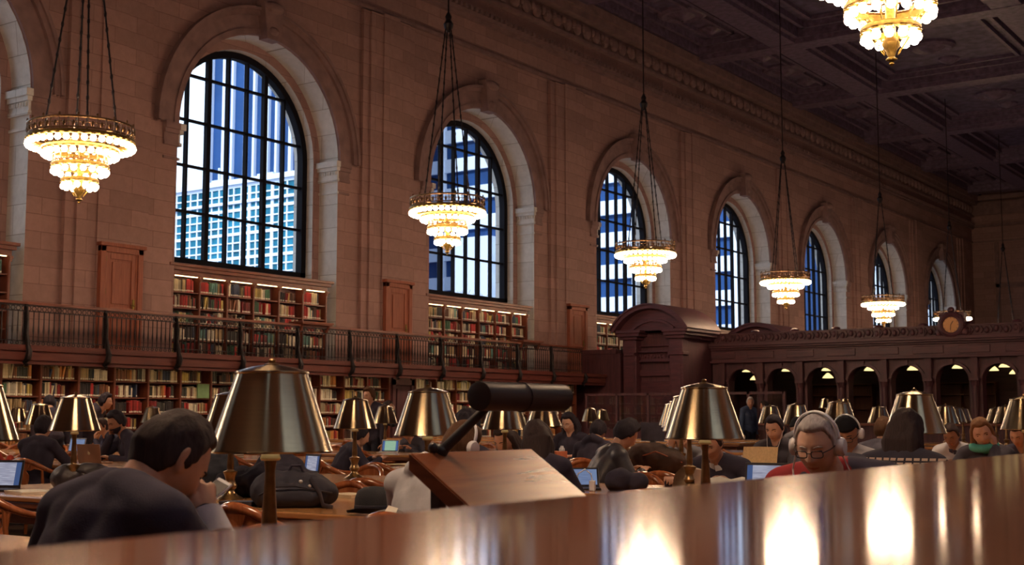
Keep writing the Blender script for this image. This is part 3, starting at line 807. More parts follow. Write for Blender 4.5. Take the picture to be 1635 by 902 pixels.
for i, x in enumerate((-17.3, -13.0, -9.0)):
    t = MB()
    for z in (0, .5, 1.0, 1.5, 2.0, 2.4): t.box(-1.2, 1.2, 0, .35, z, z + .04)
    for xx in (-1.2, 0, 1.17): t.box(xx, xx + .03, 0, .35, 0, 2.4)
    t.box(-1.2, 1.2, .33, .36, 0, 2.4)
    tag(t.build('shelving', RWOODZ, loc=(x, 45.8, 0)), 'dim wooden shelving deep behind the %s arches' % ['left', 'middle', 'right'][i], 'shelving')
# long service counter and glazed screen in front of the partition
t = empty('service_counter', (-11.5, 33.4, 0), 0, 'long dark wooden service counter before the arched partition', 'counter')
MB().box(-5.2, 9.5, 0, .6, 0, 1.02).build('body', DWOODZ, t); MB().box(-5.3, 9.6, -.08, .68, 1.02, 1.08).build('worktop', RWOOD, t, bevel=.01)
t = empty('glass_screen', (0, 28.0, 0), 0, 'low wood framed glass screen standing before the carved pavilion', 'screen')
m = MB()
xa, xb = -17.2, -11.9
for z in (.9, 1.78): m.box(xa, xb, -.03, .03, z, z + .06)
n = 6
for i in range(n + 1): x = xa + (xb - xa) * i / n; m.box(x - .03, x + .03, -.03, .03, 0, 1.84)
m.box(xa, xb, -.02, .02, 0, .9); m.build('screen_frame', DWOODZ, t)
MB().box(xa, xb, -.005, .005, .96, 1.78).build('pane', GLASS, t)

# ================================================================ OUTSIDE
NAVY = simple('tower_glass_navy', (.016, .055, .17), .6, spec=.15, var=.25, scale=.15)
WHITEB = simple('tower_stone_white', (.62, .72, .88), .7, var=.05)
TEAL = simple('curtain_glass_teal', (.012, .13, .21), .6, spec=.15, var=.5, scale=.35)
# striped tower
def xy_at(px, y): return aty(px, 100, y)[0]
t = empty('office_tower', (0, 0, 0), 0, 'dark blue tower with white vertical fins outside the big left window', 'building')
ty = 112.0
xa, xb = xy_at(333, ty), xy_at(560, ty)
MB().box(xa, xb, ty, ty + 14, 0, 110).build('tower_body', NAVY, t)
MB().box(xa - 1.0, xa, ty - .5, ty + 14, 0, 110).build('corner_pier', WHITEB, t)
m = MB(); sp = xy_at(355, ty) - xy_at(333, ty); x = xa + sp * .35; k = 0
while x < xb:
    m.box(x, x + sp * (.17 if k % 2 else .13), ty - .45, ty, 0, 110); x += sp * (.62 if k % 2 else .9); k += 1
m.build('fins', WHITEB, t)
t = empty('glass_office_block', (0, 0, 0), 0, 'lower teal glass office block with white grid facade below the striped tower', 'building')
gy = 80.0
gx0, gx1 = xy_at(205, gy), xy_at(505, gy); gz = aty(400, 286, gy)[2]
MB().box(gx0, gx1, gy, gy + 12, 0, gz).build('glass_body', TEAL, t)
m = MB(); x = gx0; k = 0
while x < gx1:
    w_ = .34 if k % 3 == 0 else .14
    m.box(x, x + w_, gy - .10, gy, 0, gz); x += .95; k += 1
z = 0; k = 0
while z < gz: m.box(gx0, gx1, gy - .12, gy, z, z + (.26 if k % 3 == 0 else .12)); z += .72; k += 1
m.box(gx0, gx1, gy - .4, gy, gz - .35, gz + .1); m.box(gx0, gx1, gy - .3, gy, gz - 2.1, gz - 1.85)
for x in (gx0 + 10, gx0 + 16, gx0 + 22): m.box(x, x + 2, gy + 2, gy + 5, gz, gz + .9); m.tube([(x + 1, gy + 2, gz), (x + 1, gy + 2, gz + 2)], .10, 5)
m.build('white_grid', WHITEB, t)
t = empty('banded_tower', (0, 0, 0), 0, 'tower with white and dark blue horizontal bands outside the second and third windows', 'building')
by = 134.0
xa, xb = xy_at(640, by), xy_at(1225, by)
MB().box(xa, xb, by, by + 14, 0, 95).build('tower_body', NAVY, t)
m = MB(); z = 2.0; k = 0
while z < 95: m.box(xa, xb, by - .5, by, z, z + 1.75); z += 3.9
for px in (705, 1010, 1170): x = xy_at(px, by); m.box(x, x + 1.0, by - .7, by, 0, 95)
for px0, px1 in ((745, 800), (1035, 1075)): m.box(xy_at(px0, by), xy_at(px1, by), by - 2.5, by, 0, 24 if px0 < 900 else 30)
m.build('stone_bands', WHITEB, t)
for j, (px0, px1, yy, hh) in enumerate([(1240, 1330, 170, 70), (1335, 1500, 150, 70)]):
    t = empty('pale_tower', (0, 0, 0), 0, ['pale banded building outside the fourth arched window', 'pale ribbed building outside the far arched windows'][j], 'building')
    xa, xb = xy_at(px0, yy), xy_at(px1, yy)
    MB().box(xa, xb, yy, yy + 10, 0, hh).build('tower_body', WHITEB, t)
    m = MB(); z = 3.0
    while z < hh - 2: m.box(xa + 1, xb - 1, yy - .15, yy, z, z + 1.4); z += 5.4
    m.build('window_band', NAVY, t)
t = empty('unseen_daylight_block', (0, 0, 0), 0, 'unseen blue-grey block added outside the right-hand windows to dim their daylight', 'building')  # unseen block, added to cut and cool daylight from the right windows
MB().box(30, 40, -70, 120, 0, 34).build('block_body', simple('daylight_block_blue_grey', (.10, .13, .22), .8), t)
m = MB()
for k in range(60):
    for z in range(1, 8): m.box(29.9, 30, -68 + k * 3.1, -66.4 + k * 3.1, z * 4, z * 4 + 2.3)
m.build('block_windows', NAVY, t)
struct(MB().box(RX + 2, 60, -80, 130, -6.2, -6).build('ground_2', simple('pavement', (.15, .16, .2), .9)))
struct(MB().box(-260, WX - 1.7, -40, 260, -6.2, -6).build('ground', simple('street', (.2, .22, .26), .9)))
# bare tree outside the second window
def tree(x, y, h, label, seed):
    r2 = random.Random(seed); m = MB()
    def br_(p, d, L, r, lv):
        q_ = p + d * L; m.tube([p, (p + q_) / 2 + Vector((r2.uniform(-.1, .1), r2.uniform(-.1, .1), 0)) * L * .3, q_], [r, r * .8, r * .6], 5)
        if lv > 0:
            for _ in range(4 if lv > 1 else 3):
                nd = (d + Vector((r2.uniform(-.8, .8), r2.uniform(-.8, .8), r2.uniform(-.1, .5)))).normalized(); br_(q_, nd, L * .7, r * .55, lv - 1)
    br_(Vector((0, 0, 0)), Vector((0, 0, 1)), h * .34, .22, 5)
    tag(m.build('bare_tree', simple('bark', (.035, .03, .045), .9) if 'bark' not in MATS else MATS['bark'], loc=(x, y, -6), smooth=True), label, 'tree')
X, Y, Z = aty(735, 450, 46); tree(X, 46, 13.2, 'leafless tree whose twigs show at the bottom of the second window', 3)

# ================================================================ TABLE LAMPS
def make_lamp():
    r = empty('table_lamp')
    MB().lathe([(.086, 0), (.088, .008), (.072, .018), (.048, .032), (.032, .048), (.028, .062), (.038, .075), (.043, .09), (.034, .108), (.029, .125), (.036, .15), (.044, .165), (.044, .176), (.024, .184), (.022, .19)], 22).build('base', BRASSD, r, True)
    MB().lathe([(.021, .188), (.023, .21), (.020, .26), (.0155, .33), (.0145, .36), (.018, .385), (.019, .392)], 16).build('stem', BRASSD, r, True)
    MB().lathe([(.026, .390), (.030, .396), (.026, .408), (.014, .416), (.012, .47)], 16).build('socket', CAPW, r, True)
    sh = MB(); seg = 48
    P = [(.181, .413), (.183, .418), (.180, .422), (.1055, .642), (.109, .646), (.108, .650), (.06, .664), (.022, .670), (.022, .668), (.06, .661), (.103, .644), (.1030, .640), (.1775, .420), (.178, .413)]
    vs = []
    for (rr, z) in P:
        for i in range(seg): a = 2 * PI * i / seg; vs.append((rr * math.cos(a), rr * math.sin(a), z))
    k = len(P); sh.add(vs, [(j * seg + i, j * seg + (i + 1) % seg, ((j + 1) % k) * seg + (i + 1) % seg, ((j + 1) % k) * seg + i) for j in range(k) for i in range(seg)])
    sh = sh.build('lamp_shade', BRASS, r, True)
    MB().lathe([(.024, .665), (.024, .672), (.010, .676), (.012, .684), (.004, .690)], 12).build('finial', BRASSD, sh, True)
    MB().ball((0, 0, .50), (.028, .028, .04), 10, 8).build('light_bulb', LBULB, r, True)
    MB().tube([(0, 0, .46), (0, 0, .667)], .006, 6).build('harp_rod', BRASSD, r)
    return r
RROWS = [(2.88, .60), (5.75, .60), (8.15, .60), (10.55, .60), (12.95, .60), (15.35, .60), (17.75, .6), (20.15, .6), (22.55, .6), (24.95, .6)]
LROWS = [(9.30, .6), (11.7, .6), (14.1, .6), (16.5, .6), (18.9, .6), (21.3, .6), (23.7, .6), (26.1, .6)]
TZ = .76
LAMPS = [
 (433, 195, 'largest brass lamp shade, in front beside the dark-haired man in the foreground'),
 (370, 92, 'brass lamp half hidden behind the left side of the largest lamp'),
 (120, 81, 'big brass lamp at left beside the rose-coloured laptop'),
 (63, 48, 'mid-sized brass lamp just left of the big left lamp, before a dark-coated person'),
 (29, 34, 'small brass lamp at far left in front of the low bookcase'),
 (-39, 122, 'brass lamp cut off by the left picture edge'),
 (243, 37, 'small brass lamp just above the front man\'s hair'),
 (567, 69, 'brass lamp right of the largest lamp with a dark seated person behind'),
 (615, 40, 'small brass lamp behind the screen of the white laptop'),
 (683, 107, 'big brass lamp left of the black tube lamp'),
 (806, 74, 'brass lamp under the black tube lamp, before the young woman'),
 (760, 42, 'small brass lamp peeking below the left end of the tube lamp'),
 (868, 54, 'brass lamp under the right end of the black tube lamp'),
 (943, 30, 'small brass lamp right of the long-haired woman with glasses, left of a pair'),
 (961, 25, 'small brass lamp right of the long-haired woman, right of a pair'),
 (1125, 125, 'big brass lamp before the man writing in a dark sweater'),
 (1100, 84, 'brass lamp overlapped by the big lamp of the writing man'),
 (1087, 62, 'brass lamp second behind the writing man\'s big lamp'),
 (1077, 50, 'brass lamp third behind the writing man\'s big lamp, thin sliver visible'),
 (1230, 40, 'brass lamp above the young woman with earphones'),
 (1272, 47, 'brass lamp above the grey hooded person in a cap'),
 (1340, 58, 'brass lamp right behind the grey-haired man with headphones'),
 (1404, 38, 'small brass lamp between the headphone man and the long-haired girl'),
 (1461, 95, 'big brass lamp behind the long dark-haired person in grid-patterned top'),
 (1510, 42, 'brass lamp just right of the big lamp behind the dark-haired person'),
 (1526, 34, 'brass lamp partly hidden, second to the right of the dark-haired person'),
 (1537, 28, 'brass lamp partly hidden, third to the right of the dark-haired person'),
 (1590, 32, 'small brass lamp sliver above the woman with the teal scarf'),
 (1606, 40, 'brass lamp in the middle of the cluster at the right edge'),
 (1636, 74, 'brass lamp cut off by the right picture edge'),
]
def snap(px, D, lim=.38):
    X, Y, Z = at_depth(px, 664, D)
    rows = RROWS if X > -9.4 else LROWS
    yc = min(rows, key=lambda r_: abs(r_[0] - Y))[0]
    y = min(max(Y, yc - lim), yc + lim); return X * y / Y, y
lamp0 = make_lamp(); index_kids()
LP = []
for i, (px, w_, lab) in enumerate(LAMPS):
    D = FPX / math.cos(PITCH) * .36 / w_
    x, y = snap(px, D)
    l = lamp0 if i == 0 else copy_tree(lamp0)
    l.location = (x, y, TZ); l['label'] = lab; l['category'] = 'lamp'; l['group'] = 'brass table lamps'; LP.append((x, y))
for (px, py, D, lab) in ((1272, 650, 33.6, 'tiny brass lamp on the service counter, left of the pair'), (1310, 652, 33.4, 'tiny brass lamp on the service counter, right of the pair')):
    X, Y, Z = at_depth(px, py, D); l = copy_tree(lamp0); l.location = (X, 33.75, 1.08); l['label'] = lab

# ================================================================ TABLES
def table(x0, x1, yc, label):
    r = empty('reading_table', ((x0 + x1) / 2, yc, 0), 0, label, 'table', 'long oak reading tables')
    h = (x1 - x0) / 2
    MB().box(-h, h, -.60, .60, TZ - .035, TZ).build('tabletop', TWOOD, r, bevel=.008)
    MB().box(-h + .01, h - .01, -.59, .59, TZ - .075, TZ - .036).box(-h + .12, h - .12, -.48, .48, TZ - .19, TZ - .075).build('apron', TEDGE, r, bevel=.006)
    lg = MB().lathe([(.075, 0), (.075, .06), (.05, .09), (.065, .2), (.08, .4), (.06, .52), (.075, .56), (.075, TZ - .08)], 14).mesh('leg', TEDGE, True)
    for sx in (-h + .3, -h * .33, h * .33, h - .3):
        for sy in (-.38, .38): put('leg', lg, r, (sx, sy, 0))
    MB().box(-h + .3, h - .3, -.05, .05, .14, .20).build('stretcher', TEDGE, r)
for i, (yc, _) in enumerate(RROWS): table(-8.75, -1.72, yc, 'long oak table, %s of the near right-hand rows counted from the front' % ORD[i])
for i, (yc, _) in enumerate(LROWS): table(-20.3, -10.75, yc, 'long oak table, %s of the rows by the left wall bookcases' % ORD[i])

# ================================================================ CHAIRS  (seat faces +Y locally)
def make_chair():
    r = empty('armchair')
    # saddle seat
    m = MB(); n = 24; P = []
    for i in range(n):
        a = 2 * PI * i / n; c_, s_ = math.cos(a), math.sin(a)
        P.append((.25 * math.copysign(abs(c_) ** .7, c_), .23 * math.copysign(abs(s_) ** .7, s_)))
    m.prism(P, 'z', .42, .455); m.build('seat', CWOOD, r, bevel=.01)
    # horseshoe arm rail, low at the front, rising into the crest
    pts = []; rad = []
    for i in range(25):
        t = i / 24; a = PI * (1 - t) ; x = .285 * math.cos(a) ; y = .10 - .34 * math.sin(a) ** .8
        z = .665 + .15 * math.sin(PI * t) ** 2.0
        pts.append((x, y, z)); rad.append((.018 + .010 * math.sin(PI * t), .024))
    pts = [(-.265, .25, .655), (-.29, .18, .662)] + pts + [(.29, .18, .662), (.265, .25, .655)]; rad = [(.018, .03), (.018, .028)] + rad + [(.018, .028), (.018, .03)]
    MB().tube(pts, rad, 10).build('arm_rail', CWOOD, r, True)
    # broad crest board following the curve at the back
    m = MB(); A = []; n = 14
    for i in range(n + 1):
        t = .20 + .60 * i / n; a = PI * (1 - t); x = .285 * math.cos(a); y = .10 - .34 * math.sin(a) ** .8; z = .665 + .15 * math.sin(PI * t) ** 2
        e = math.sin(PI * i / n)
        A.append((x, y, z - .02 - .085 * e * (1 if .25 < i / n < .75 else .6), z + .012))
    for i in range(n):
        a, b = A[i], A[i + 1]; th = .011
        m.add([(a[0], a[1] - th, a[2]), (b[0], b[1] - th, b[2]), (b[0], b[1] - th, b[3]), (a[0], a[1] - th, a[3]), (a[0], a[1] + th, a[2]), (b[0], b[1] + th, b[2]), (b[0], b[1] + th, b[3]), (a[0], a[1] + th, a[3])],
              [(0, 1, 2, 3), (7, 6, 5, 4), (0, 4, 5, 1), (3, 2, 6, 7)] + ([(0, 3, 7, 4)] if i == 0 else []) + ([(1, 5, 6, 2)] if i == n - 1 else []))
    m.build('crest_board', CWOOD, r, True)
    # vase splat
    prof = [(.06, .455), (.05, .52), (.085, .60), (.09, .66), (.06, .70), (.09, .74), (.11, .78)]
    m = MB()
    for (a, b) in zip(prof[:-1], prof[1:]):
        def py_(z): return -.20 - .045 * (z - .455) / .33
        m.add([(-a[0], py_(a[1]) - .01, a[1]), (a[0], py_(a[1]) - .01, a[1]), (b[0], py_(b[1]) - .01, b[1]), (-b[0], py_(b[1]) - .01, b[1]),
               (-a[0], py_(a[1]) + .01, a[1]), (a[0], py_(a[1]) + .01, a[1]), (b[0], py_(b[1]) + .01, b[1]), (-b[0], py_(b[1]) + .01, b[1])],
              [(0, 1, 2, 3), (7, 6, 5, 4), (0, 3, 7, 4), (1, 5, 6, 2)])
    m.build('splat', CWOOD, r)
    # scroll arm supports
    sm = MB().tube([(0, .06, .45), (0, .16, .50), (0, .20, .57), (0, .17, .63), (0, .11, .62), (0, .10, .57), (0, .14, .56)], [.022, .024, .022, .02, .018, .014, .01], 8).tube([(0, .12, .45), (0, .20, .55), (0, .22, .655)], .018, 8).mesh('arm_support', CWOOD, True)
    for sx in (-.265, .265): put('arm_support', sm, r, (sx, 0, 0))
    sp = MB().tube([(0, 0, .45), (0, -.03, .6), (0, -.045, .72)], [.013, .017, .012], 8).mesh('spindle', CWOOD, True)
    for sx, sy in ((-.20, -.11), (.20, -.11)): put('spindle', sp, r, (sx, sy, 0))
    for sx, sy in ((-1, 1), (1, 1), (-1, -1), (1, -1)):
        MB().tube([(.18 * sx, .16 * sy, .43), (.22 * sx, .20 * sy, .2), (.25 * sx, .24 * sy, 0)], [.025, .022, .018], 10).build('leg', CWOOD, r, True)
    MB().tube([(-.225, .20, .2), (.225, .20, .2)], .013, 8).tube([(-.225, -.2, .2), (.225, -.2, .2)], .013, 8).build('stretcher', CWOOD, r, True)
    return r
chair0 = make_chair(); index_kids(); CH = [0]; CHPOS = []
def chair(x, y, rz, lab):
    c = chair0 if CH[0] == 0 else copy_tree(chair0); CH[0] += 1
    c.location = (x, y, 0); c.rotation_euler = (0, 0, rz); CHPOS.append((x, y))
    c['label'] = lab; c['category'] = 'chair'; c['group'] = 'wooden reading room armchairs'
    return c
# ================================================================ PEOPLE
def skin(name, c): return simple(name, c, .55, spec=.4, var=.07, scale=30)
SK = {'light': skin('skin_light', (.52, .29, .20)), 'tan': skin('skin_tan', (.38, .19, .115)), 'pale': skin('skin_pale', (.60, .37, .27)), 'brown': skin('skin_brown', (.25, .12, .07))}
HAIR = {}
def hairm(k):
    c = {'black': (.020, .016, .024), 'dark': (.032, .021, .022), 'brown': (.075, .036, .018), 'grey': (.36, .34, .34), 'lightbrown': (.16, .08, .04)}[k]
    if k not in HAIR:
        m, nt, b = new_mat('hair_' + k)
        t = nt.nodes.new('ShaderNodeTexCoord'); mp = nt.nodes.new('ShaderNodeMapping'); mp.inputs['Scale'].default_value = (190, 90, 12)
        n = nt.nodes.new('ShaderNodeTexNoise'); n.inputs['Scale'].default_value = 1; n.inputs['Detail'].default_value = 4
        r = nt.nodes.new('ShaderNodeValToRGB'); r.color_ramp.elements[0].color = col4([v * .55 for v in c]); r.color_ramp.elements[1].color = col4([v * 1.7 for v in c])
        nt.links.new(t.outputs['Object'], mp.inputs[0]); nt.links.new(mp.outputs[0], n.inputs['Vector']); nt.links.new(n.outputs['Fac'], r.inputs['Fac']); nt.links.new(r.outputs['Color'], b.inputs['Base Color'])
        bp = nt.nodes.new('ShaderNodeBump'); bp.inputs['Strength'].default_value = .6; bp.inputs['Distance'].default_value = .004
        nt.links.new(n.outputs['Fac'], bp.inputs['Height']); nt.links.new(bp.outputs['Normal'], b.inputs['Normal'])
        b.inputs['Roughness'].default_value = .72; b.inputs['Specular IOR Level'].default_value = .22; HAIR[k] = m
    return HAIR[k]
EYE = simple('eye_dark', (.03, .02, .018), .2, var=.02); LIP = simple('lips', (.42, .14, .11), .5, var=.05)
def remesh(mb, voxel, mats, name, sm=3, noise_amp=0):
    me = mb.mesh('tmp', mats); o = bpy.data.objects.new('tmp', me); COL.objects.link(o)
    r = o.modifiers.new('r', 'REMESH'); r.mode = 'VOXEL'; r.voxel_size = voxel
    s = o.modifiers.new('s', 'SMOOTH'); s.iterations = sm; s.factor = .5
    dg = bpy.context.evaluated_depsgraph_get(); dg.update()
    ev = o.evaluated_get(dg); nm = bpy.data.meshes.new_from_object(ev, depsgraph=dg); nm.name = name
    bpy.data.objects.remove(o); bpy.data.meshes.remove(me)
    nm.polygons.foreach_set('use_smooth', [True] * len(nm.polygons))
    if not nm.materials: nm.materials.append(mats if not isinstance(mats, list) else mats[0])
    return nm
HA, HB, HC = .074, .096, .117
def g(x, s): return math.exp(-(x / s) ** 2)
def taper(z): return 1 - .30 * max(0, -z / HC) ** 1.6 if z < 0 else 1 - .03 * (z / HC)
def bump(x, z):
    ax = abs(x); b = 0
    if -.034 < z < .03:
        t = (.03 - z) / .058; b += .026 * t * g(x, .010 + .006 * t) * (1 if z > -.026 else max(0, (z + .034) / .008))
    b += .007 * g(ax - .014, .008) * g(z + .026, .008)
    b -= .009 * g(ax - .032, .016) * g(z - .012, .012)
    b += .005 * g(ax - .028, .024) * g(z - .034, .009)
    b += .004 * g(ax - .045, .018) * g(z + .018, .018)
    b += .006 * g(x, .020) * g(z + .053, .005) + .006 * g(x, .018) * g(z + .065, .006) - .004 * g(x, .024) * g(z + .059, .003)
    b += .008 * g(x, .022) * g(z + .095, .016)
    return b
def head_pt(d, off=0.0, front=True):
    z = (HC + off) * d.z; tp = taper(z)
    x = (HA + off) * d.x * tp; y = (HB + off) * d.y
    if d.y > 0: y *= .93; y += (bump(x, z) * min(1, d.y * 2.2) if front else 0)
    else:
        y *= 1.04
        if z < -.02: y *= 1 - .35 * min(1, (-z - .02) / .09)
    return Vector((x, y, z))
def front_y(x, z):
    tp = taper(z); q_ = 1 - (x / (HA * tp)) ** 2 - (z / HC) ** 2
    return .93 * HB * math.sqrt(max(q_, 0)) + bump(x, z)
def sphere_dirs(seg, rings):
    mb = MB(); mb.ball((0, 0, 0), 1, seg, rings); return mb
def head_mb(mb, hi):
    s = sphere_dirs(64 if hi else 44, 56 if hi else 40)
    mb.add([head_pt(Vector(v)) for v in s.v], s.f)
    for sx in (-1, 1):       # ears
        e = Matrix.Rotation(sx * R(18), 3, 'Z')
        mb.ball((sx * .077, -.012, .002), (.009, .018, .031), 12, 8, e); mb.ball((sx * .081, -.020, .006), (.008, .010, .024), 10, 8, e); mb.ball((sx * .074, -.005, -.024), (.009, .010, .012), 8, 6)
def sstep(t): t = min(1, max(0, t)); return t * t * (3 - 2 * t)
def hair_cap(style, thick, seed=0):
    s = sphere_dirs(56, 48); out = []
    for v in s.v:
        d = Vector(v); p = head_pt(d, 0, False)
        zt = .072 if d.y > .45 else (-.075 if d.y < -.45 else None)
        if zt is None:
            t = (d.y + .45) / .9
            zt = -.075 + .05 * sstep(t / .45) if t < .45 else (-.025 + .012 * 0 if t < .62 else -.025 + .097 * sstep((t - .62) / .38))
        if style == 'bald': zt = .3
        if style == 'beanie': zt = .045 if d.y > 0 else .0
        if style == 'beard':
            k = sstep((-.028 - p.z) / .015) * sstep((d.y + .15) / .25); k *= 1 - .9 * g(p.x, .018) * g(p.z + .059, .006)
            off = -.012 + (thick + .012) * k
        else:
            k = sstep((p.z - zt) / .016)
            nn = noise.noise(Vector((p.x * 45 + seed, p.y * 45, p.z * 14))) * .35 + noise.noise(Vector((p.x * 130, p.y * 130 + seed, p.z * 40))) * .15 if style != 'beanie' else 0
            top = 1 + .5 * max(0, d.z)
            off = -.018 + (thick * top * (1 + nn) + .018) * k
        out.append(head_pt(d, off, False))
    return out, s.f
def ik(sh, tg, l1, l2, pole):
    d = tg - sh; L = min(d.length, (l1 + l2) * .995); dn = d.normalized()
    a = (l1 * l1 - l2 * l2 + L * L) / (2 * L); h = math.sqrt(max(0, l1 * l1 - a * a))
    pl = (pole - dn * pole.dot(dn)).normalized(); return sh + dn * a + pl * h, sh + dn * L
def hand_mb(mb, w_, d, n, curl, side):
    """palm from wrist w_ along d, palm normal n, five fingers curling towards n"""
    d = d.normalized(); n = (n - d * n.dot(d)).normalized(); s = d.cross(n) * side     # s: towards the thumb side
    for k in (-.5, 0, .5):
        mb.cap(w_ + s * .018 * k * 1.3, w_ + d * .078 + s * .050 * k, .016, .0145, 10)
    base = w_ + d * .082
    for i, (o, l) in enumerate(((.031, .068), (.011, .077), (-.010, .071), (-.030, .055))):
        p = base + s * o - d * (.004 if i in (0, 3) else 0); a = curl * .55; q0 = p; dr = d; r = .0088 - .0006 * i
        for j, fr in enumerate((.42, .33, .25)):
            dr = (dr * math.cos(a) + n * math.sin(a)).normalized() if j == 0 else (dr * math.cos(curl * .75) + (n - dr * n.dot(dr)).normalized() * math.sin(curl * .75)).normalized()
            q1 = q0 + dr * l * fr; mb.cap(q0, q1, r, r * .9, 8); q0 = q1; r *= .92
    t0 = w_ + d * .02 + s * .022; t1 = t0 + (d * .6 + s * .75 + n * .3).normalized() * .042; t2 = t1 + (d * .9 + s * .15 + n * .45).normalized() * .034
    mb.cap(t0, t1, .0135, .0105, 8); mb.cap(t1, t2, .0105, .0085, 8)
PN = [0]
def person(px, topy, D, face, label, top, hair='dark', style='short', sk='light', turn=0, pitch=25, arms=None, stand=False,
           face_detail=True, thick=.012, collar=None, vox=.0075, lean=None, head_off=None, snap_row=True, hs=1.0, hx=0.0, beard=False, topname='sweater', hood=None, tilt=0, group=None, xy=None, chair_=True, wide=1.0, z0=0, hidelegs=False):
    X, Y, ztop = at_depth(px, topy, D)
    fr = R(face)
    if snap_row and not stand and (abs(face) < 40 or abs(face) > 140):
        sg = -1 if abs(face) < 40 else 1; fo = .26
        rows = RROWS if X > -9.4 else LROWS
        yh = min([r_[0] + sg * (.86 - fo) for r_ in rows], key=lambda v: abs(v - Y))
        if abs(yh - Y) < 1.3: D *= yh / Y; X, Y, ztop = at_depth(px, topy, D)
    HT = R(turn); HP = R(pitch)
    s = 1.0
    def topz(L): return (.52 if not stand else .95) + .50 * math.cos(L) + .128 + .122
    if lean is None:
        L = .05
        while L < 1.0 and topz(L) > ztop: L += .02
    else: L = lean
    if topz(L) < ztop or lean is not None or L >= 1.0: s = ztop / topz(L)
    P = Vector((0, 0, .95 if stand else .52))
    N = P + Vector((0, .50 * math.sin(L), .50 * math.cos(L)))
    HD = N + Vector((0, .055 + .09 * math.sin(L), .128))
    HD.x += hx
    if head_off:
        HD = N + Vector((hx, head_off[0], head_off[1])); s = ztop / (HD.z + .12 * hs)
    HR = Matrix.Rotation(HT, 4, 'Z') @ Matrix.Rotation(R(tilt), 4, 'Y') @ Matrix.Rotation(-HP, 4, 'X')
    HM = Matrix.Translation(HD) @ HR @ Matrix.Scale(hs, 4)
    up = Vector((0, math.sin(L), math.cos(L))); fw = Vector((0, math.cos(L), -math.sin(L)))
    C = P + up * .34; A_ = P + up * .15
    shs = [N - up * .055 - fw * .01 + Vector((sx * .168 * wide, 0, 0)) for sx in (-1, 1)]
    hips = [P + Vector((sx * .09, .02, -.02)) for sx in (-1, 1)]
    if stand:
        kn = [Vector((sx * .10, .03, .50)) for sx in (-1, 1)]; an = [Vector((sx * .11, -.01, .08)) for sx in (-1, 1)]
    else:
        kn = [Vector((sx * .13, .42, .49)) for sx in (-1, 1)]; an = [Vector((sx * .12, .36, .09)) for sx in (-1, 1)]
    if arms is None: arms = [((-.13, .46, .80), 0.5), ((.13, .46, .80), .5)] if not stand else [((-.25, .06, .86), .4), ((.25, .06, .86), .4)]
    AR = []
    for i, (tg, curl) in enumerate(arms):
        sx = -1 if i == 0 else 1
        if isinstance(tg, str):        # hand at the head: local head coordinates
            hp = {'cheek': (sx * .085, .03, -.06), 'mouth': (sx * .03, .13, -.09), 'brow': (sx * .05, .11, .03), 'chin': (sx * .02, .10, -.13)}[tg]
            T = HM @ Vector(hp); T = T - Vector((0, .0, .07)); n = Vector((-sx, -.3, 0)) if tg == 'cheek' else Vector((0, -1, 0)); hd = Vector((-.15 * sx, .0, 1)); pole = Vector((sx * .5, .4, -1))
        else:
            T = Vector(tg) / s
            if len(tg) == 4:      # a point of the room
                o_ = Matrix.Rotation(fr, 3, 'Z') @ Vector((HD.x * s, HD.y * s, 0)); T = Matrix.Rotation(-fr, 3, 'Z') @ (Vector(tg[:3]) - Vector((X - o_.x, Y - o_.y, z0))) / s
            n = Vector((0, 0, -1)); hd = None; pole = Vector((sx * .8, -.5, -.7)) if not stand else Vector((sx * .3, -1, 0))
        E_, W_ = ik(shs[i], T, .29, .25, pole)
        if hd is None: hd = (W_ - E_).normalized(); hd = (hd + Vector((0, .2, 0))).normalized() if not stand else Vector((0, .1, -1))
        if stand and not isinstance(tg, str): n = Vector((-sx, 0, 0))
        AR.append((E_, W_, hd, n, curl))
    def torso(mb, o):
        mb.cap(P + Vector((-.06, 0, 0)), P + Vector((.06, 0, 0)), .115 + o, .115 + o); mb.cap(P, A_ + up * .02, .125 + o, .118 + o, 18)
        for sx in (-1, 1):
            mb.cap(A_ + Vector((sx * .045, 0, 0)), C + Vector((sx * .065 * wide, 0, 0)), .098 + o, .098 + o, 16)
            mb.cap(C + Vector((sx * .07 * wide, -.005, 0)), N - up * .07 + Vector((sx * .09 * wide, 0, 0)) - fw * .015, .092 + o, .062 + o, 16)
            mb.cap(A_, N - up * .09 - fw * .02, .10 + o, .085 + o, 18)
            mb.cap(N - up * .01 + Vector((sx * .03, 0, 0)) - fw * .015, shs[0 if sx < 0 else 1], .05 + o, .052 + o, 14)
    mb = MB(); hi = vox < .006
    torso(mb, 0)
    mb.cap(N - up * .05, HD + HR.to_3x3() @ Vector((0, -.025, -.05)), .062, .055, 16)
    h0 = len(mb.v); head_mb(mb, hi); mb.xf(HM, h0)
    for i in range(2):
        E_, W_, hd, n, curl = AR[i]
        mb.cap(shs[i], E_, .050, .039, 14); mb.cap(E_, W_, .039, .027, 14)
        hand_mb(mb, W_, hd, n, curl, -1 if i == 0 else 1)
        mb.cap(hips[i], kn[i], .082, .058, 14); mb.cap(kn[i], an[i], .056, .038, 14)
        mb.cap(an[i] + Vector((0, -.03, -.035)), an[i] + Vector((0, .13, -.05)), .034, .028, 10)
    me = remesh(mb, vox, SK[sk], 'person', 2)
    if xy: X, Y = xy
    off = Matrix.Rotation(fr, 3, 'Z') @ Vector((HD.x * s, HD.y * s, 0))
    o = put('person', me, None, (X - off.x, Y - off.y, z0), (0, 0, fr), (s, s, s)); tag(o, label, 'person', group)
    # clothing
    mb = MB(); torso(mb, .023)
    for i in range(2):
        E_, W_, hd, n, curl = AR[i]
        mb.cap(shs[i], E_, .068, .056, 14); mb.cap(E_, W_ - (W_ - E_).normalized() * .012, .056, .040, 14)
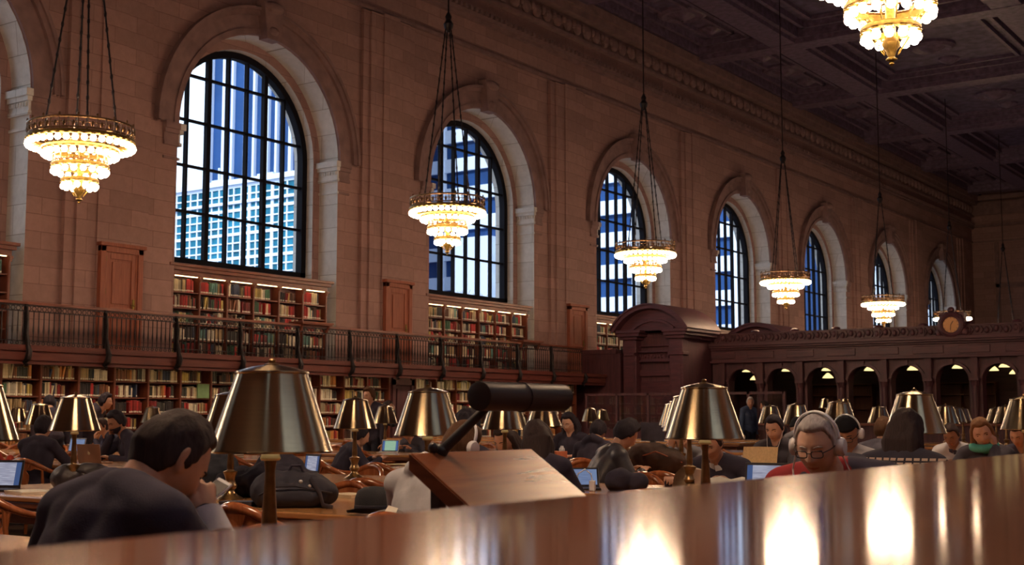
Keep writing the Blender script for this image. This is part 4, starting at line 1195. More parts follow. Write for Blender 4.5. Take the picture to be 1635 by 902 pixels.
    if hood:
        bk = N - fw * .05 + up * .02
        mb.tube([N + Vector((.10, .03, -.02)), N + Vector((.09, -.07, .03)), bk + Vector((0, -.05, .03)), N + Vector((-.09, -.07, .03)), N + Vector((-.10, .03, -.02))], [.035, .045, .055, .045, .035], 10)
    put(topname, remesh(mb, max(vox, .009), top, topname, 10), o)
    if collar:
        mb = MB(); pts = []
        for k in range(13):
            a = 2 * PI * k / 12 + PI / 2; pts.append(N + up * (.008 - .018 * math.sin(a)) + fw * (.072 * math.sin(a) - .012) + Vector((.074 * math.cos(a), 0, 0)))
        mb.tube(pts, [(.030, .009)] * 13, 8, False); mb.build('collar', collar, o, True)
    mb = MB()
    tr = fab((.02, .022, .035))
    for i in range(2):
        mb.cap(hips[i], kn[i], .098, .072, 14); mb.cap(kn[i], an[i], .070, .054, 14)
    mb.cap(P + Vector((-.07, 0, -.02)), P + Vector((.07, 0, -.02)), .132, .132, 14)
    put('trousers', remesh(mb, .014, tr, 'trousers', 2), o)
    mb = MB()
    for i in range(2): mb.cap(an[i] + Vector((0, -.035, -.045)), an[i] + Vector((0, .145, -.055)), .042, .034, 10)
    mb.build('shoes', LEATH, o, True)
    # hair
    mb = MB()
    if style != 'bald':
        vs, fs = hair_cap('beanie' if style == 'beanie' else 'n', thick, PN[0] * 3.1); mb.add(vs, fs)
        if style in ('long', 'mid'):
            ln = {'long': .30, 'mid': .17}[style]
            Hi = HM.inverted()
            for sx in (-1, 1):
                for k in range(3):
                    a = Vector((sx * (.070 - .008 * k), -.012 - .03 * k, .045)); b = Vector((sx * .082, -.02 - .035 * k, -.07))
                    c = Hi @ (HD + Vector((sx * (.10 - .02 * k), -.01 - .04 * k, -ln * .85)) - Vector((0, math.sin(L) * .15, 0)))
                    mb.tube([a, b, b.lerp(c, .5), c], [.024, .028, .028, .014], 10)
            for k in range(-2, 3):
                a = Vector((k * .028, -.085, .03)); b = Vector((k * .032, -.098, -.06)); c = Hi @ (HD + Vector((k * .036, -.10, -ln)) - Vector((0, math.sin(L) * .22, 0)))
                mb.tube([a, b, b.lerp(c, .5), c], [.026, .034, .034, .016], 10)
            mb.ball((0, -.05, -.03), (.075, .055, .09), 14, 10)
        if style == 'bun': mb.ball((0, -.115, .03), (.035, .032, .035), 12, 10)
        if style == 'tied':
            mb.ball((0, -.105, -.03), (.028, .025, .03), 10, 8); mb.tube([(0, -.11, -.04), (0, -.12, -.10), (0, -.10, -.16)], [.02, .024, .012], 10)
        hm = hairm(hair) if style != 'beanie' else fab((.012, .012, .016))
        hn = 'hair' if style != 'beanie' else 'beanie'
        hme = remesh(mb, .0055 if hi else .008, hm, hn, 1); hme.transform(HM); put(hn, hme, o)
    if beard:
        mb = MB(); vs, fs = hair_cap('beard', .008); mb.add(vs, fs); mb.xf(HM); mb.build('beard', hairm(hair), o, True)
    if face_detail:
        mb = MB()
        for sx in (-1, 1): mb.ball((sx * .032, front_y(sx * .032, .009) - .001, .009), (.0125, .0045, .0035), 10, 6)
        mb.xf(HM); mb.build('eyes', EYE, o, True)
        mb = MB()
        for sx in (-1, 1): mb.tube([(sx * x, front_y(sx * x, z) + .001, z) for x, z in ((.014, .026), (.03, .031), (.046, .025))], [.0025, .0035, .002], 6)
        mb.xf(HM); mb.build('eyebrows', hairm(hair), o, True)
        mb = MB().tube([(x, front_y(x, -.059 + .0015 * math.cos(x * 120)) + .0005, -.059) for x in (-.022, -.012, 0, .012, .022)], [(.003, .002), (.006, .003), (.0075, .003), (.006, .003), (.003, .002)], 8)
        mb.xf(HM); mb.build('lips', LIP, o, True)
    PN[0] += 1
    W = Matrix.Translation(o.location) @ Matrix.Rotation(fr, 4, 'Z') @ Matrix.Scale(s, 4)
    if chair_ and not stand:
        chair(o.location.x, o.location.y, fr, 'armchair occupied by the ' + ' '.join(label.replace('seen from behind', '').replace(',', '').split()[:11]))
    return o, W, HM, AR, N, up, fw, s
def headgear(W, HM, mb, name, mat, label, cat, smooth=True):
    """things worn on a head: own objects in world space"""
    mb.xf(HM); o = mb.build(name, mat, None, smooth); o.matrix_world = W; tag(o, label, cat); return o
def headphones(W, HM, mat, label, cable=None, z=0):
    root = empty('headphones'); root.matrix_world = W; tag(root, label, 'headphones')
    mb = MB(); n = 20
    pts = [(.091 * math.cos(PI * k / n), -.012 - .012 * math.sin(PI * k / n), .0 + .137 * math.sin(PI * k / n) ** .75) for k in range(n + 1)]
    mb.tube(pts, [(.005, .010)] * (n + 1), 10); mb.xf(HM); mb.build('headband', mat, root, True)
    for sx in (-1, 1):
        mb = MB(); s0 = 0
        mb.lathe([(.020, -.020), (.034, -.020), (.037, -.008), (.036, .004), (.030, .012), (.012, .014)], 20); 
        mb.xf(Matrix.Translation((sx * .097, -.012, -.004)) @ Matrix.Rotation(sx * PI / 2, 4, 'Y')); mb.xf(HM); mb.build('ear_cup', mat, root, True)
        mb = MB(); mb.lathe([(.018, -.032), (.034, -.032), (.035, -.020), (.02, -.019)], 20)
        mb.xf(Matrix.Translation((sx * .100, -.012, -.004)) @ Matrix.Rotation(sx * PI / 2, 4, 'Y')); mb.xf(HM); mb.build('ear_pad', fab((.45, .45, .48)), root, True)
    if cable:
        mb = MB(); mb.tube([HM @ Vector((.094, -.01, -.04))] + [Vector(p) for p in cable[0]], .0028, 6)
        if len(cable) > 1: mb.tube([HM @ Vector((-.094, -.01, -.04))] + [Vector(p) for p in cable[1]], .0028, 6)
        mb.build('cable', mat, root, True)
    return root
def glasses(W, HM, mat, label):
    root = empty('eyeglasses'); root.matrix_world = W; tag(root, label, 'glasses')
    mb = MB()
    for sx in (-1, 1):
        c = (sx * .031, .104, .006); mb.tube([(c[0] + .023 * math.copysign(abs(math.cos(a)) ** .6, math.cos(a)), c[1] - abs(c[0] + .02 * math.cos(a)) * .12, c[2] + .014 * math.copysign(abs(math.sin(a)) ** .6, math.sin(a))) for a in [2 * PI * k / 20 for k in range(21)]], .0022, 6, False)
    mb.tube([(-.009, .103, .010), (0, .106, .012), (.009, .103, .010)], .002, 6); mb.xf(HM); mb.build('rims', mat, root, True)
    for sx in (-1, 1):
        mb = MB(); mb.tube([(sx * .053, .097, .012), (sx * .072, .06, .012), (sx * .084, -.01, .012), (sx * .084, -.03, -.005)], .0024, 6); mb.xf(HM); mb.build('temple', mat, root, True)
def local_of(W, p): return W.inverted() @ Vector(p)

DK = fab((.042, .038, .060)); NAVYC = fab((.045, .052, .10)); GREYC = fab((.20, .20, .23)); LGREY = fab((.42, .42, .45)); REDC = fab((.24, .018, .022), .7); DKG = fab((.05, .047, .062)); CHAR = fab((.075, .073, .10)); TEALC = fab((.08, .33, .27)); OLIVE = fab((.035, .035, .03)); WHT = fab((.62, .62, .66)); REDB = fab((.42, .04, .02)); BLUEC = fab((.06, .09, .17))
def grid_fabric():
    m, nt, b = new_mat('grid_pattern_cloth')
    t = nt.nodes.new('ShaderNodeTexCoord'); sp = nt.nodes.new('ShaderNodeSeparateXYZ'); nt.links.new(t.outputs['Object'], sp.inputs[0])
    br = nt.nodes.new('ShaderNodeTexBrick'); br.offset = 0; br.inputs['Scale'].default_value = 1; br.inputs['Brick Width'].default_value = .042; br.inputs['Row Height'].default_value = .034; br.inputs['Mortar Size'].default_value = .0055
    cb = nt.nodes.new('ShaderNodeCombineXYZ'); nt.links.new(sp.outputs['X'], cb.inputs['X']); nt.links.new(sp.outputs['Z'], cb.inputs['Y']); nt.links.new(cb.outputs[0], br.inputs['Vector'])
    for k in ('Color1', 'Color2'): br.inputs[k].default_value = (.55, .42, .33, 1)
    br.inputs['Mortar'].default_value = (.03, .028, .04, 1)
    # plain black yoke above the grid
    c = nt.nodes.new('ShaderNodeMath'); c.operation = 'GREATER_THAN'; c.inputs[1].default_value = 1.005; nt.links.new(sp.outputs['Z'], c.inputs[0])
    mx = nt.nodes.new('ShaderNodeMix'); mx.data_type = 'RGBA'; nt.links.new(c.outputs[0], mx.inputs['Factor']); nt.links.new(br.outputs['Color'], mx.inputs['A']); mx.inputs['B'].default_value = (.034, .032, .05, 1)
    nt.links.new(mx.outputs['Result'], b.inputs['Base Color']); b.inputs['Roughness'].default_value = .9
    return m
def plaid_fabric():
    m, nt, b = new_mat('plaid_cloth')
    t = nt.nodes.new('ShaderNodeTexCoord'); ck = nt.nodes.new('ShaderNodeTexChecker'); ck.inputs['Scale'].default_value = 22
    ck.inputs['Color1'].default_value = (.10, .09, .10, 1); ck.inputs['Color2'].default_value = (.025, .03, .045, 1)
    nt.links.new(t.outputs['Object'], ck.inputs['Vector']); nt.links.new(ck.outputs['Color'], b.inputs['Base Color']); b.inputs['Roughness'].default_value = .9
    return m

# --- foreground man
p1 = person(274, 656, 3.30, -4, 'person with short dark hair in black, back to us in the foreground, holding a phone', fab((.046, .042, .068)), 'dark', 'short', 'light', turn=-6, pitch=42, vox=.005, thick=.011,
            arms=[((-.22, .36, .80), .5), ((*at_depth(327, 822, 3.42), 1), .9)], wide=1.12, lean=.30, head_off=(.125, .075))
# --- headphone man
p2 = person(1303, 664, 4.8, 180, 'grey-haired person in a red and black jacket, reading with bowed head', REDC, 'grey', 'short', 'pale', turn=4, pitch=20, vox=.005, thick=.010, topname='jacket', lean=.30, wide=1.2, head_off=(.15, .10), snap_row=False, hs=.88,
            arms=[((-.26, .34, .80), .4), ((.26, .34, .80), .4)])
o, W, HM, AR, N, up, fw, s = p2
headphones(W, HM, WHITEP, 'white over-ear headphones worn by the grey-haired person in red', [[N + Vector((.11, .10, .02)), N + Vector((.085, .14, -.10)), N + Vector((.05, .14, -.2))], [N + Vector((-.10, .11, .02)), N + Vector((-.075, .15, -.10)), N + Vector((-.04, .15, -.2))]])
glasses(W, HM, BLACKP, 'black rectangular eyeglasses on the grey-haired person')
mb = MB()      # black yoke, collar and lining of the jacket
for sx in (-1, 1):
    mb.tube([N + Vector((sx * .065, .10, -.13)), N + Vector((sx * .085, .075, -.03)), N + Vector((sx * .10, -.01, .035)), N + Vector((sx * .05, -.07, .055)), N + Vector((0, -.085, .06))], [((.045 if sx < 0 else .016), .012), ((.05 if sx < 0 else .02), .014), ((.05 if sx < 0 else .028), .016), (.05, .016), (.05, .016)], 10)
    if sx < 0: mb.cap(N + Vector((-.06, -.02, .0)), N + Vector((-.19, -.02, -.03)), .066, .080, 14)
put('black_yoke', remesh(mb, .009, DK, 'black_yoke', 3), o)
# --- the others: px, head top, distance along the view, facing, ...
def P_(*a, **k): return person(*a, **k)
q = P_(1135, 683, 10.0, 180, 'person in dark sweater over a white collar, writing by hand behind the big lamp', DK, 'dark', 'short', 'light', pitch=28, collar=WHT, arms=[((-.18, .42, .80), .5), ((.30, .46, .80), 1.1)], wide=1.1)
q = P_(1236, 663, 12.4, 180, 'person with tied black hair and white earphone wires, reading in a black top', DKG, 'black', 'tied', 'pale', pitch=24, thick=.014)
o, W, HM, AR, N, up, fw, s = q
t = MB().tube([HM @ Vector((.078, .0, -.02)), N + Vector((.06, .09, -.02)), N + Vector((.02, .125, -.18))], .0035, 6).tube([HM @ Vector((-.078, .0, -.02)), N + Vector((-.05, .09, -.02)), N + Vector((.02, .125, -.18))], .0035, 6).build('earphones', WHITEP, None, True); t.matrix_world = W; tag(t, 'thin white earphone wires of the young reader with tied black hair', 'earphones')
q = P_(1352, 664, 9.2, 180, 'person in a black beanie and glasses behind the shoulder of the red-jacketed reader', LGREY, 'black', 'beanie', 'tan', pitch=30, turn=8, thick=.016, topname='hoodie')
headphones(q[1], q[2], WHITEP, 'white headphones over the black beanie'); glasses(q[1], q[2], BLACKP, 'dark eyeglasses of the person in a black beanie')
P_(1446, 658, 7.1, 0, 'person with long straight dark hair seen from behind in a grid-patterned top', grid_fabric(), 'dark', 'long', 'light', pitch=15, thick=.022, face_detail=False, wide=1.1, lean=.12, head_off=(.07, .12))
q = P_(1567, 668, 10.6, 180, 'person with long brown hair and a teal scarf, cheek resting on the hand', DKG, 'lightbrown', 'mid', 'light', pitch=22, turn=14, tilt=12, thick=.016, arms=[('cheek', .5), ((.15, .42, .80), .4)], collar=TEALC)
o, W, HM, AR, N, up, fw, s = q
MB().tube([N + Vector((.09 * math.cos(2 * PI * k / 14), .02 + .085 * math.sin(2 * PI * k / 14), .02 - .02 * math.sin(2 * PI * k / 14))) for k in range(15)], .036, 10, False).build('scarf', TEALC, o, True)
P_(1518, 676, 12.4, 180, 'person in a pale grey jacket bent over a small tablet', LGREY, 'dark', 'short', 'brown', pitch=32, topname='jacket', collar=DK)
q = P_(908, 660, 15.6, 180, 'person with very long black hair and glasses, reading in a black top', DK, 'black', 'long', 'pale', pitch=20, thick=.020, arms=[((-.25, .38, .80), .4), ((.22, .42, .80), .6)])
glasses(q[1], q[2], SILVER, 'thin-rimmed eyeglasses of the long-black-haired reader')
P_(1000, 672, 12.2, -35, 'person in a shiny black jacket bent forward, seen from behind', LEATH, 'black', 'short', 'light', pitch=35, face_detail=False, thick=.026, topname='jacket', lean=.55)
P_(955, 672, 14.6, 10, 'person in a dark coat with a pale hood rim, seen from behind', DK, 'black', 'short', 'light', pitch=30, face_detail=False, thick=.02, topname='coat', hood=True)
P_(805, 680, 10.6, 180, 'young person with dark hair looking down beneath the black tube lamp', CHAR, 'dark', 'mid', 'light', pitch=28, thick=.014)
q = P_(738, 676, 6.1, 4, 'person with short brown hair and grey sweatshirt seen from behind beyond the lectern', LGREY, 'brown', 'short', 'light', pitch=28, face_detail=False, thick=.018, turn=-15, topname='sweatshirt', hood=True, lean=.35, hx=.10, wide=1.2)
headphones(q[1], q[2], WHITEP, 'white headphones on the brown-haired person beyond the lectern')
P_(860, 676, 8.1, 25, 'person with long dark hair leaning over, dark mass right of the tube lamp arm', DK, 'dark', 'long', 'light', pitch=38, face_detail=False, thick=.03, tilt=-18, wide=1.05)
P_(747, 658, 10.2, 0, 'person with rounded black hair partly hidden behind the brown-haired listener', DK, 'black', 'short', 'light', pitch=10, face_detail=False, thick=.025)
P_(186, 657, 15.9, 150, 'bearded person in a black jacket resting chin on hand by the rose-coloured laptop', DK, 'black', 'short', 'tan', pitch=25, turn=22, thick=.02, beard=True, arms=[((-.2, .4, .80), .4), ('cheek', .5)], topname='jacket', lean=.42, wide=1.1)
P_(163, 668, 18.4, 165, 'person with hand before mouth, behind the bearded reader', NAVYC, 'dark', 'short', 'light', pitch=15, arms=[('mouth', .8), ((.2, .4, .8), .4)])
P_(79, 632, 20.6, 60, 'distant person in dark clothes standing before the shelves at far left', DK, 'black', 'short', 'light', stand=True, face_detail=False, thick=.02, topname='coat')
P_(70, 666, 13.2, 20, 'person in a dark coat seen from behind, left of the big left lamp', DK, 'black', 'short', 'light', pitch=10, face_detail=False, thick=.02, topname='coat')
P_(170, 630, 21.0, -60, 'person in a fur-collared dark coat near the low bookcase at left', DK, 'black', 'short', 'light', stand=True, face_detail=False, thick=.03, topname='coat', hood=True, pitch=5)
P_(589, 620, 19.8, 175, 'person with short curly hair standing near the panelled pier, facing the room', DK, 'brown', 'short', 'light', stand=True, thick=.025, pitch=5, topname='shirt')
P_(620, 640, 20.4, -70, 'person in a dark plaid shirt beside the curly-haired one near the pier', plaid_fabric(), 'dark', 'short', 'light', stand=True, lean=.35, arms=[((-.15, .1, 1.0), .5), ('brow', .6)], pitch=10, topname='plaid_shirt', face_detail=False)
P_(577, 680, 16.2, -28, 'person in black hunched over the white laptop, seen from behind', DK, 'black', 'short', 'light', pitch=25, face_detail=False, arms=[((-.1, .50, .80), .4), ((.24, .46, .80), .4)], thick=.02, lean=.5)
P_(650, 676, 19.0, 180, 'person in a grey sweater writing behind the big lamp left of the tube lamp', CHAR, 'dark', 'short', 'light', pitch=30)
P_(1198, 634, 30.0, 250, 'grey-haired person in a vest standing at the service counter', BLUEC, 'grey', 'short', 'light', stand=True, pitch=8, turn=-35, topname='shirt')
P_(1220, 640, 30.0, 100, 'dark-haired person facing the one in the vest by the counter', DKG, 'dark', 'short', 'light', stand=True, pitch=10, topname='top')
P_(1273, 668, 14.6, 8, 'person in a black cap and grey hooded top seen from behind', GREYC, 'black', 'beanie', 'light', pitch=8, face_detail=False, thick=.02, hood=True, topname='hoodie')
P_(1411, 668, 13.2, 0, 'person with dark brown hair in a charcoal jacket, seen from behind', CHAR, 'brown', 'short', 'light', pitch=12, face_detail=False, thick=.02, topname='jacket', wide=1.1)
P_(1088, 680, 12.6, 180, 'person holding both hands to the forehead behind the writing person', GREYC, 'dark', 'short', 'light', pitch=25, arms=[('brow', .6), ('brow', .6)])
P_(1625, 676, 12.0, 172, 'person in black at the right edge behind the lamp', DK, 'dark', 'short', 'tan', pitch=28)
P_(-12, 688, 12.6, 20, 'person in a bright red sleeve cut by the left picture edge', REDB, 'dark', 'short', 'light', pitch=28, face_detail=False, arms=[((-.2, .4, .8), .4), ((.3, .42, .82), .4)])
# ================================================================ FREE CHAIRS
def free(x, y):
    return all(math.hypot(x - a, y - b) > .62 for a, b in CHPOS)
j0 = random.Random(11)
near_free = [(430, 797, 0), (12, 795, 0), (600, 766, 0), (545, 752, 0), (930, 765, 0), (1000, 738, 0)]
for px_, yr, nm in ((430, 4.95, 'right behind the stem of the largest lamp'), (14, 4.95, 'at the left picture edge in front'), (56, 5.0, 'second from the left picture edge'), (603, 7.35, 'just behind the black hat'), (545, 7.3, 'beside the black backpack'), (925, 7.35, 'right of the lectern'), (1000, 9.75, 'behind the charger block'), (625, 9.8, 'two rows behind the black hat'), (530, 9.7, 'beyond the text-page laptop')):
    xx = yr * math.tan(math.atan((px_ - 817.5) / 2079.0) - YAW)
    if free(xx, yr): chair(xx, yr, j0.uniform(-.3, .3), 'empty wooden armchair ' + nm)
CX = [(-8.1 + 1.03 * k) for k in range(7)]
def seat_rows(rows, xs, side_name, jit):
    for i, (yc, _) in enumerate(rows):
        if yc > 21: break
        for sgn in (-1, 1):
            for k, x in enumerate(xs):
                y = yc + sgn * (.80 + jit.uniform(-.08, .14)); xx = x + jit.uniform(-.08, .08)
                px, py, d = proj(xx, y, .8)
                if d < 2.5 or px < -40 or px > 1680 or py > 930: continue
                if yc > 16 and sgn > 0 and k % 2: continue
                if not free(xx, y): continue
                if any(math.hypot(xx + 1.9, y - 1.9) < .5 for _ in (0,)): continue
                chair(xx, y, (0 if sgn < 0 else PI) + jit.uniform(-.22, .22),
                      'empty wooden armchair on the %s side of the %s %s table, %s from the left' % ('near' if sgn < 0 else 'far', ORD[i], side_name, ORD[k]))
j = random.Random(5)
seat_rows(RROWS, CX, 'near-row', j)
seat_rows(LROWS, [-19.6 + 1.15 * k for k in range(8)], 'left-block', j)

# ================================================================ FOREGROUND COUNTER AND LECTERN
t = empty('reading_counter', (0, 0, 0), 0, 'polished oak counter top filling the bottom foreground, mirroring windows and chandeliers', 'counter')
MB().box(-.885, .55, -1.2, 7.0, 1.145, 1.18).build('counter_top', KWOOD, t, bevel=.010)
MB().box(-.84, .50, -1.15, 6.95, .0, 1.145).build('counter_body', TEDGE, t)

# lectern: board parallel to Y, sloping down towards +X
lt = empty('lectern', (-2.10, 2.975, TZ), 0, 'slanted wooden book lectern standing on the front table under a black tube lamp', 'lectern')
y0, y1 = -.285, .285
xt, zt, xb_, zb = -.10, 1.183 - TZ, .125, 1.030 - TZ
dx, dz = xb_ - xt, zb - zt; ln = math.hypot(dx, dz); nx, nz_ = -dz / ln, dx / ln
m = MB().prism([(xt, zt), (xb_, zb), (xb_ - nx * .022, zb - nz_ * .022), (xt - nx * .022, zt - nz_ * .022)], 'y', y0, y1)
m.build('sloped_board', LWOOD, lt, bevel=.004)
m = MB().prism([(xb_ - .012, zb - .01), (xb_ + .012, zb - .02), (xb_ + .024, zb + .006), (xb_ + .008, zb + .014)], 'y', y0, y1)
m.build('book_stop', LWOOD, lt, bevel=.003)
for yy in (y0, y1 - .018): MB().prism([(xt - .004, zt - .002), (xb_, zb - .004), (xb_ - .01, zb - .045), (xt - .004, zt - .045)], 'y', yy - .003, yy + .018).build('side_rail', TEDGE, lt)
MB().box(-.10, -.07, -.2, -.17, 0, zt - .02).box(-.10, -.07, .17, .2, 0, zt - .02).box(.06, .09, -.2, -.17, 0, zb - .0).box(.06, .09, .17, .2, 0, zb).box(-.12, .12, -.22, -.15, 0, .025).box(-.12, .12, .15, .22, 0, .025).box(-.1, -.08, -.2, .2, .1, .14).build('stand', BLACKP, lt)
tl = empty('tube_lamp', (-2.10, 2.975, TZ), 0, 'black cylindrical book lamp on an arm above the slanted lectern', 'lamp')
zc_, xc_ = 1.333 - TZ, .02
MB().tube([(xc_, -.145, zc_), (xc_, -.143, zc_), (xc_, .27, zc_), (xc_, .272, zc_)], [.034, .040, .040, .034], 28).build('tube_shade', BLACKP, tl, True)
MB().tube([(xc_, .055, zc_), (xc_, .068, zc_)], .0425, 28).build('band', BLACKP, tl, True)
MB().tube([(-.10, -.17, zt - .03), (-.09, -.15, zt + .01), (-.01, -.05, zc_ - .02)], [.014, .015, .012], 10).ball((-.10, -.16, zt + .0), (.022, .022, .022), 12, 8).ball((-.10, -.19, zt + .010), (.014, .014, .016), 10, 8).build('arm', BLACKP, tl, True)

# ================================================================ THINGS ON THE TABLES
def laptop(px, py, D, rz, label, wd=.31, lid=GREYC, screen=None, ang=105, xy=None, back=None, z=TZ):
    X, Y, _ = at_depth(px, py, D)
    if xy: X, Y = xy
    r = empty('laptop', (X, Y, z), rz, label, 'laptop', 'open laptops on the tables')
    dp = wd * .68
    MB().box(-wd / 2, wd / 2, -dp, 0, 0, .014).build('base', lid, r, bevel=.004)
    MB().box(-wd / 2 + .02, wd / 2 - .02, -dp * .55, -.03, .014, .016).build('keyboard', BLACKP, r)
    a = R(ang - 90); M = Matrix.Translation((0, 0, .012)) @ Matrix.Rotation(-a, 4, 'X')
    m = MB().box(-wd / 2, wd / 2, 0, .007, 0, dp); m.xf(M); l = m.build('lid', lid, r, bevel=.003)
    m = MB().box(-wd / 2 + .008, wd / 2 - .008, -.0015, 0, .012, dp - .010); m.xf(M); m.build('bezel', BLACKP, l)
    m = MB().box(-wd / 2 + .016, wd / 2 - .016, -.003, -.0015, .022, dp - .018); m.xf(M); m.build('screen', screen or SCR, l)
    if back:
        m = MB().ball((0, .0085, dp * .5), (.016, .002, .017), 14, 8).ball((.007, .0085, dp * .5 + .021), (.004, .002, .007), 8, 6); m.xf(M); m.build('apple_shaped_mark', back, l, True)
    return r
def screen_mat(name, c, lines, e=.8, bars=False):
    m, nt, b = new_mat(name)
    t = nt.nodes.new('ShaderNodeTexCoord'); mp = nt.nodes.new('ShaderNodeMapping'); mp.inputs['Scale'].default_value = (9, 1, 230)
    n = nt.nodes.new('ShaderNodeTexNoise'); n.inputs['Scale'].default_value = 1; n.inputs['Detail'].default_value = 1
    sp = nt.nodes.new('ShaderNodeSeparateXYZ'); nt.links.new(t.outputs['Generated'], sp.inputs[0])
    nt.links.new(t.outputs['Object'], mp.inputs[0]); nt.links.new(mp.outputs[0], n.inputs['Vector'])
    r = nt.nodes.new('ShaderNodeValToRGB'); r.color_ramp.elements[0].position = .46; r.color_ramp.elements[1].position = .52
    r.color_ramp.elements[0].color = col4(lines); r.color_ramp.elements[1].color = col4(c); nt.links.new(n.outputs['Fac'], r.inputs['Fac'])
    # side panels of the desktop left and right of the page
    a = nt.nodes.new('ShaderNodeMath'); a.operation = 'SUBTRACT'; a.inputs[1].default_value = .5; nt.links.new(sp.outputs['X'], a.inputs[0])
    ab = nt.nodes.new('ShaderNodeMath'); ab.operation = 'ABSOLUTE'; nt.links.new(a.outputs[0], ab.inputs[0])
    gt = nt.nodes.new('ShaderNodeMath'); gt.operation = 'GREATER_THAN'; gt.inputs[1].default_value = .36; nt.links.new(ab.outputs[0], gt.inputs[0])
    mx = nt.nodes.new('ShaderNodeMix'); mx.data_type = 'RGBA'; nt.links.new(gt.outputs[0], mx.inputs['Factor']); nt.links.new(r.outputs['Color'], mx.inputs['A']); mx.inputs['B'].default_value = col4((.06, .12, .30) if not bars else c)
    b.inputs['Base Color'].default_value = (.02, .02, .02, 1); nt.links.new(mx.outputs['Result'], b.inputs['Emission Color']); b.inputs['Emission Strength'].default_value = e
    b.inputs['Roughness'].default_value = .25
    return m
SCR = screen_mat('screen_page', (.55, .57, .72), (.36, .37, .50), .62)
SCRG = screen_mat('screen_green', (.30, .48, .33), (.26, .44, .32), .9)
SCRB = screen_mat('screen_blue', (.20, .28, .48), (.16, .22, .40), .7, True)
ROSE = simple('rose_metal', (.42, .24, .16), .4, metal=.3, var=.03)
laptop(1222, 748, 8.6, R(4), 'open laptop showing a text page left of the red-jacketed reader', .30, BLACKP, SCR, 100)
laptop(500, 755, 8.7, R(-14), 'open laptop with a text page behind the largest lamp', .25, BLACKP, SCR, 98, xy=(-8.15, 8.56))
laptop(622, 722, 12.3, R(20), 'white laptop with green screen before the hunched person in black', .26, WHITEP, SCRG, 105, xy=(-12.0, 14.2))
laptop(16, 778, 9.5, R(30), 'dark laptop with grey page at the left picture edge', .30, BLACKP, SCR, 106, xy=(-8.25, 5.52))
laptop(143, 736, 15.0, R(196), 'rose-coloured laptop seen from behind before the bearded reader', .30, ROSE, SCRB, 102, xy=(-12.03, 9.15), back=CAPW)
laptop(117, 712, 18.6, R(8), 'silver laptop with blue screen behind the big left lamp', .30, SILVER, SCRB, 104, xy=(-15.45, 11.5))
laptop(1487, 712, 11.0, R(8), 'small tablet-like laptop with blue screen beside the dark-haired person', .20, BLACKP, SCRB, 100, xy=(-3.12, 10.35))
laptop(888, 752, 8.6, R(35), 'low dark laptop with bluish screen at right of the lectern', .26, BLACKP, SCRB, 130, xy=(-4.95, 7.98))
# phone
o, W, HM, AR, N, up, fw, s = p1
ph = MB().box(-.034, .034, -.004, .004, -.068, .068).build('phone', WHITEP, None, bevel=.003)
MB().box(-.030, .030, -.0052, -.004, -.056, .056).build('screen', BLACKP, ph)
ph.scale = (.85, .85, .85); ph.location = at_depth(335, 790, 3.50); ph.rotation_euler = (R(-52), R(18), R(-2)); tag(ph, 'white phone with dark screen held by the foreground person', 'phone')
m = MB(); m.tube([AR[1][1] - (AR[1][1] - AR[1][0]).normalized() * .07, AR[1][1] + AR[1][2].normalized() * .005], [.052, .043], 16); put('knit_cuff', m.mesh('knit_cuff', fab((.62, .60, .64)), True), o)
# backpacks and coats
def lump(name, parts, mat, vox, label, cat, loc, rz=0, extras=None, amp=.012):
    r = empty(name, loc, rz, label, cat)
    mb = MB()
    for (c, rr) in parts: mb.ball(c, rr, 20, 14)
    me = remesh(mb, vox, mat, name, 4)
    for v in me.vertices:
        n = noise.noise(v.co * 9) * amp + noise.noise(v.co * 24) * amp * .45; v.co += v.normal * n
        if v.co.z < 0.0: v.co.z = 0.0
    put('body', me, r)
    if extras: extras(r)
    return r
def bp_extras(r):
    MB().tube([(-.19, -.13, .07), (-.10, -.175, .12), (.02, -.18, .125), (.14, -.155, .10), (.22, -.08, .08)], .005, 6).build('zip', LEATH, r, True)
    MB().tube([(.10, -.13, .165), (.16, -.19, .09), (.18, -.2, .02), (.24, -.24, .006)], [(.016, .004)] * 4, 8).build('strap', DKG, r, True)
    MB().ball((.05, -.165, .15), (.012, .008, .010)).build('buckle', SILVER, r, True)
    MB().ball((.10, -.165, .125), (.010, .007, .009)).build('buckle', SILVER, r, True)
    MB().tube([(-.04, 0, .195), (-.02, -.01, .235), (.03, -.01, .235), (.05, 0, .19)], .009, 8).build('handle', DK, r, True)
lump('backpack', [((-.12, 0, .09), (.14, .14, .12)), ((.08, 0, .08), (.17, .14, .105)), ((0, -.09, .06), (.20, .10, .075)), ((-.02, .03, .13), (.15, .10, .08))], fab((.030, .030, .044), .7), .012, 'large black backpack lying on the table right of the largest lamp', 'backpack', (-5.36, 5.5, TZ), R(38), bp_extras)
lump('coat_pile', [((0, 0, .10), (.24, .2, .13)), ((.02, .05, .18), (.16, .14, .10)), ((-.2, .05, .08), (.2, .18, .10)), ((.2, 0, .08), (.14, .15, .10))], fab((.030, .028, .044)), .014, 'heap of dark coats on the table behind the black backpack', 'coat', (-6.15, 6.12, TZ), R(40), amp=.03)
lump('coat_pile', [((0, 0, .10), (.22, .16, .14)), ((.14, .05, .14), (.15, .14, .13)), ((-.2, .0, .09), (.17, .14, .12))], fab((.030, .034, .046)), .012, 'crumpled dark blue jacket on the table behind the half hidden lamp', 'coat', (-6.75, 5.98, TZ), R(30), amp=.025)
